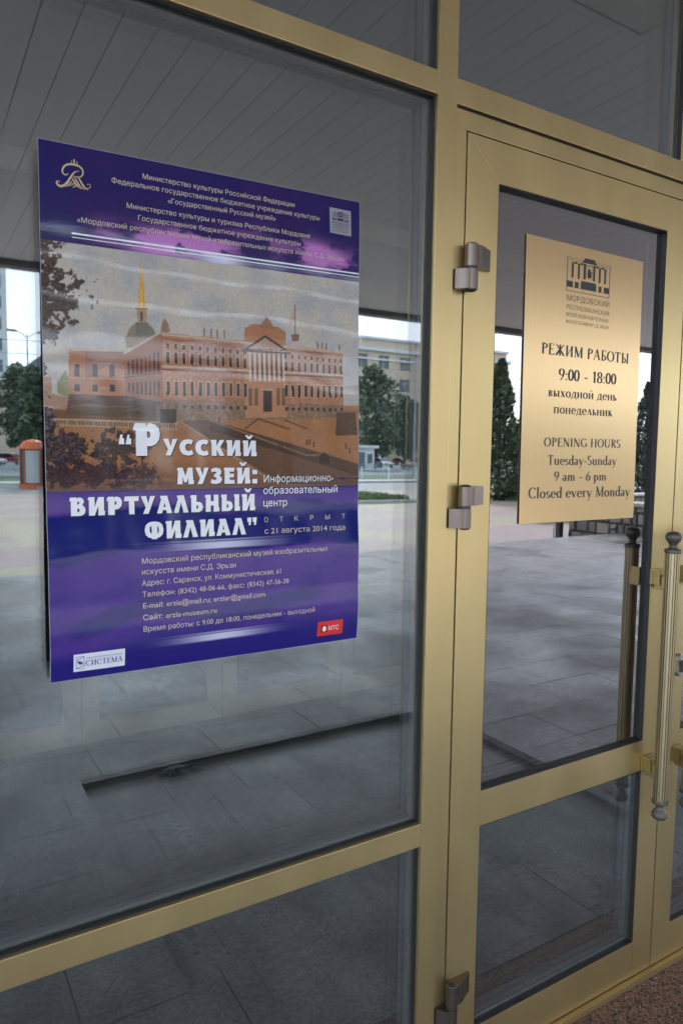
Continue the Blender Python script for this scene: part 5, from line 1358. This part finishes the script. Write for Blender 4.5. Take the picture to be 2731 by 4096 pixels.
CC = [((.62, .63, .65, 1), 'white hatchback'), ((.05, .06, .08, 1), 'dark blue saloon'), ((.35, .36, .38, 1), 'silver saloon'), ((.3, .03, .03, 1), 'red hatchback'), ((.5, .52, .52, 1), 'pale grey estate'), ((.08, .08, .09, 1), 'black saloon'), ((.55, .55, .52, 1), 'beige saloon')]
for i in range(9):
    cc = CC[i % 7]; car(cc[0], '%s, %s car from the left in the row before the beige building' % (cc[1], ('first', 'second', 'third', 'fourth', 'fifth', 'sixth', 'seventh', 'eighth', 'ninth')[i]), 51+i*3.1, -82+i*.35-(i % 3)*.3, R(78+3*(i % 4)))
for i, (x, y) in enumerate(((4, -94), (8.2, -93), (11.2, -96))):
    cc = CC[(0, 2, 3)[i]]; car(cc[0], '%s standing %s behind the orange pillar' % (cc[1], ('far left', 'in the middle', 'nearest the trees')[i]), x, y, R(15+10*i))

# lamp posts and overhead wires
def lamp_post(x, y, h, label):
    l_ = empty('street_lamp', (x, y, GZ), label, 'street lamp', 'street lamps along the road')
    MB().tube([(0, 0, 0), (0, 0, h)], [.11, .05], 8).build('pole', M['curb'], None).parent = l_
    for s_ in (-1, 1):
        MB().tube([(0, 0, h-.3), (s_*.5, 0, h+.1), (s_*1.1, 0, h+.2)], .035, 6).build('arm', M['curb'], None).parent = l_
        o = MB().box(s_*1.1-.35, s_*1.1+.35, -.14, .14, h+.12, h+.26).build('lamp_head', M['spacer'], None, bevel=.03); o.parent = l_
lamp_post(45.4, -58.6, 11.6, 'tall double headed street lamp right of the poster'); lamp_post(8.3, -58.8, 10.8, 'double headed street lamp left of the poster')
lamp_post(27, -56, 11.2, 'double headed street lamp behind the middle of the poster')
M['wire'] = simple('overhead_wire', (.03, .03, .03, 1), .6)
wr = empty('overhead_wires', (0, -56, 7), 'dark trolley wires strung across the road before the far buildings', 'wires')
for z, dy in ((6.2, 0), (6.9, .4), (7.6, 2), (8.4, 3), (9.6, 1), (5.6, 4)):
    MB().tube([(-60+12*k, -62+dy+.0664*12*k, z-.25*math.sin(math.pi*(k % 3)/3)) for k in range(16)], .016, 4).build('wire', M['wire'], wr)
M['banner'] = simple('faded_banner_cord', (.5, .42, .3, 1), .6)

# buildings
M['beige'] = simple('beige_render', (.60, .49, .38, 1), .7, noise=.08, nscale=.6)
M['cornice'] = simple('white_cornice', (.66, .67, .68, 1), .6)
M['pane'] = simple('far_window_glass', (.10, .13, .15, 1), .12)
M['clad'] = simple('white_tower_cladding', (.60, .63, .66, 1), .45, noise=.05, nscale=.8)
M['grey_roof'] = simple('grey_sheet_roof', (.20, .22, .25, 1), .5)
M['yellow'] = simple('yellow_board', (.55, .42, .08, 1), .5)
def building(name, label, x, y, rot, W_, D_, H_, floors, bay, wall, opts=()):
    b = empty(name, (x, y, GZ), label, 'building'); b.rotation_euler = (0, 0, rot)
    def part(nm, mb, mt): o = bpy.data.objects.new(nm, mb.mesh(nm, M[mt])); COL.objects.link(o); o.parent = b; return o
    # front wall faces +y; piers and spandrels leave real openings
    fh = H_/floors; nb = max(1, int(W_/bay)); bw = W_/nb; wm = MB(); panes = []
    wm.box(0, W_, -D_, -.5, 0, H_)
    for f in range(floors):
        z0, z1 = f*fh+fh*.26, f*fh+fh*.84
        wm.box(0, W_, -.5, 0, f*fh, z0); wm.box(0, W_, -.5, 0, z1, (f+1)*fh)
        for i in range(nb+1):
            a = i*bw-bw*.26; wm.box(max(0, a), min(W_, a+bw*.52), -.5, 0, z0, z1)
    part('wall', wm, wall)
    pm_ = MB().box(-bw*.24, bw*.24, -.32, -.28, 0, fh*.58).mesh('pane', M['pane']); fm = MB().box(-.05, .05, -.28, -.2, 0, fh*.58).box(-bw*.24, -.05, -.28, -.2, fh*.38, fh*.38+.09).box(.05, bw*.24, -.28, -.2, fh*.38, fh*.38+.09).mesh('window_frame', M['cornice'])
    cnt = 0
    for f in range(floors):
        for i in range(nb):
            if cnt < 140:
                w_ = inst(fm, 'window', (i*bw+bw*.5, 0, f*fh+fh*.26), b); inst(pm_, 'pane', (0, 0, 0), w_)
            cnt += 1
    cm = MB().box(-.5, W_+.5, -D_-.4, .6, H_+.001, H_+.7).box(-.25, W_+.25, .001, .3, H_-1.9, H_-1.5)
    cm.box(-.2, W_+.2, .001, .35, fh*1.02, fh*1.02+.5)
    part('cornice', cm, 'cornice'); return b, part
b1, prt = building('museum_building', 'long beige building with white cornices mirrored beside the poster and behind the evergreens', 138, -132, R(180)+R(0), 62, 18, 24.0, 5, 5.2, 'beige')
b1.rotation_euler = (0, 0, 0); b1.location = (64, -128, GZ)
prt('attic_block', MB().box(20, 62, -16, -.6, 24.7, 26.6), 'beige'); prt('attic_cornice', MB().box(19.6, 62.4, -16.3, -.2, 26.6, 27.1), 'cornice')
prt('entrance_canopy', MB().box(22, 40, .36, 3.5, 4.9, 5.6), 'cornice')
for x_ in (22.6, 28, 33.5, 39.4): prt('column', MB().box(x_-.3, x_+.3, 2.7, 3.3, 0, 4.9), 'cornice')
building('grey_roofed_building', 'low beige block with a grey roof far left behind the trees', 14.5, -142, 0, 34, 14, 15.5, 4, 4.2, 'beige')
rf = empty('gabled_house', (16, -128, GZ), 'small house with dark gabled roof beside the far left block', 'house')
MB().box(13.0, 30, -132, -124, GZ, 11.5).build('wall', M['beige'], rf); MB().prism_y([(12.6, 11.5), (30.4, 11.5), (24, 17.2), (20, 17.2)], -132.4, -123.6).build('roof', M['grey_roof'], rf)
b3, prt3 = building('white_tower', 'white clad tower block cut by the left picture edge with dark window columns', -12.8, -130.8, 0, 28, 20, 52, 15, 3.1, 'clad')
prt3('podium', MB().box(-2, 29.2, -4, 1.4, 0, 5.6), 'curb'); prt3('sign_board', MB().box(20, 26.3, .36, .9, 29.0, 33), 'yellow')
wk = empty('gate_house', (49, -72, GZ), 'small white gate house with a flat roof by the far fence', 'kiosk')
MB().box(45.3, 48.8, -74, -71, GZ, 2.2).build('wall', M['white'], wk); MB().box(45.0, 49.2, -74.3, -70.6, 2.201, 2.55).build('roof', M['cornice'], wk)
MB().box(46.3, 47.4, -70.99, -70.93, GZ+.01, 1.7).build('door', M['pane'], wk); MB().box(47.8, 48.5, -70.99, -70.93, .4, 1.5).build('window', M['pane'], wk)
# far line of woods that closes the horizon
def woods(n_, rr):
    x_ = rr.uniform(-260, 330, n_); return np.column_stack([x_, -190+rr.uniform(-12, 12, n_), GZ+rr.rand(n_)*(9+3*np.sin(x_*.07)+2*np.sin(x_*.21))])
V, F = leaf_cloud(26000, woods, 1.3, seed=8); o = cloud_obj('far_woods', V, F, M['leaf'], None); tag(o, 'dark strip of far woods closing the horizon', 'woods', kind='stuff')
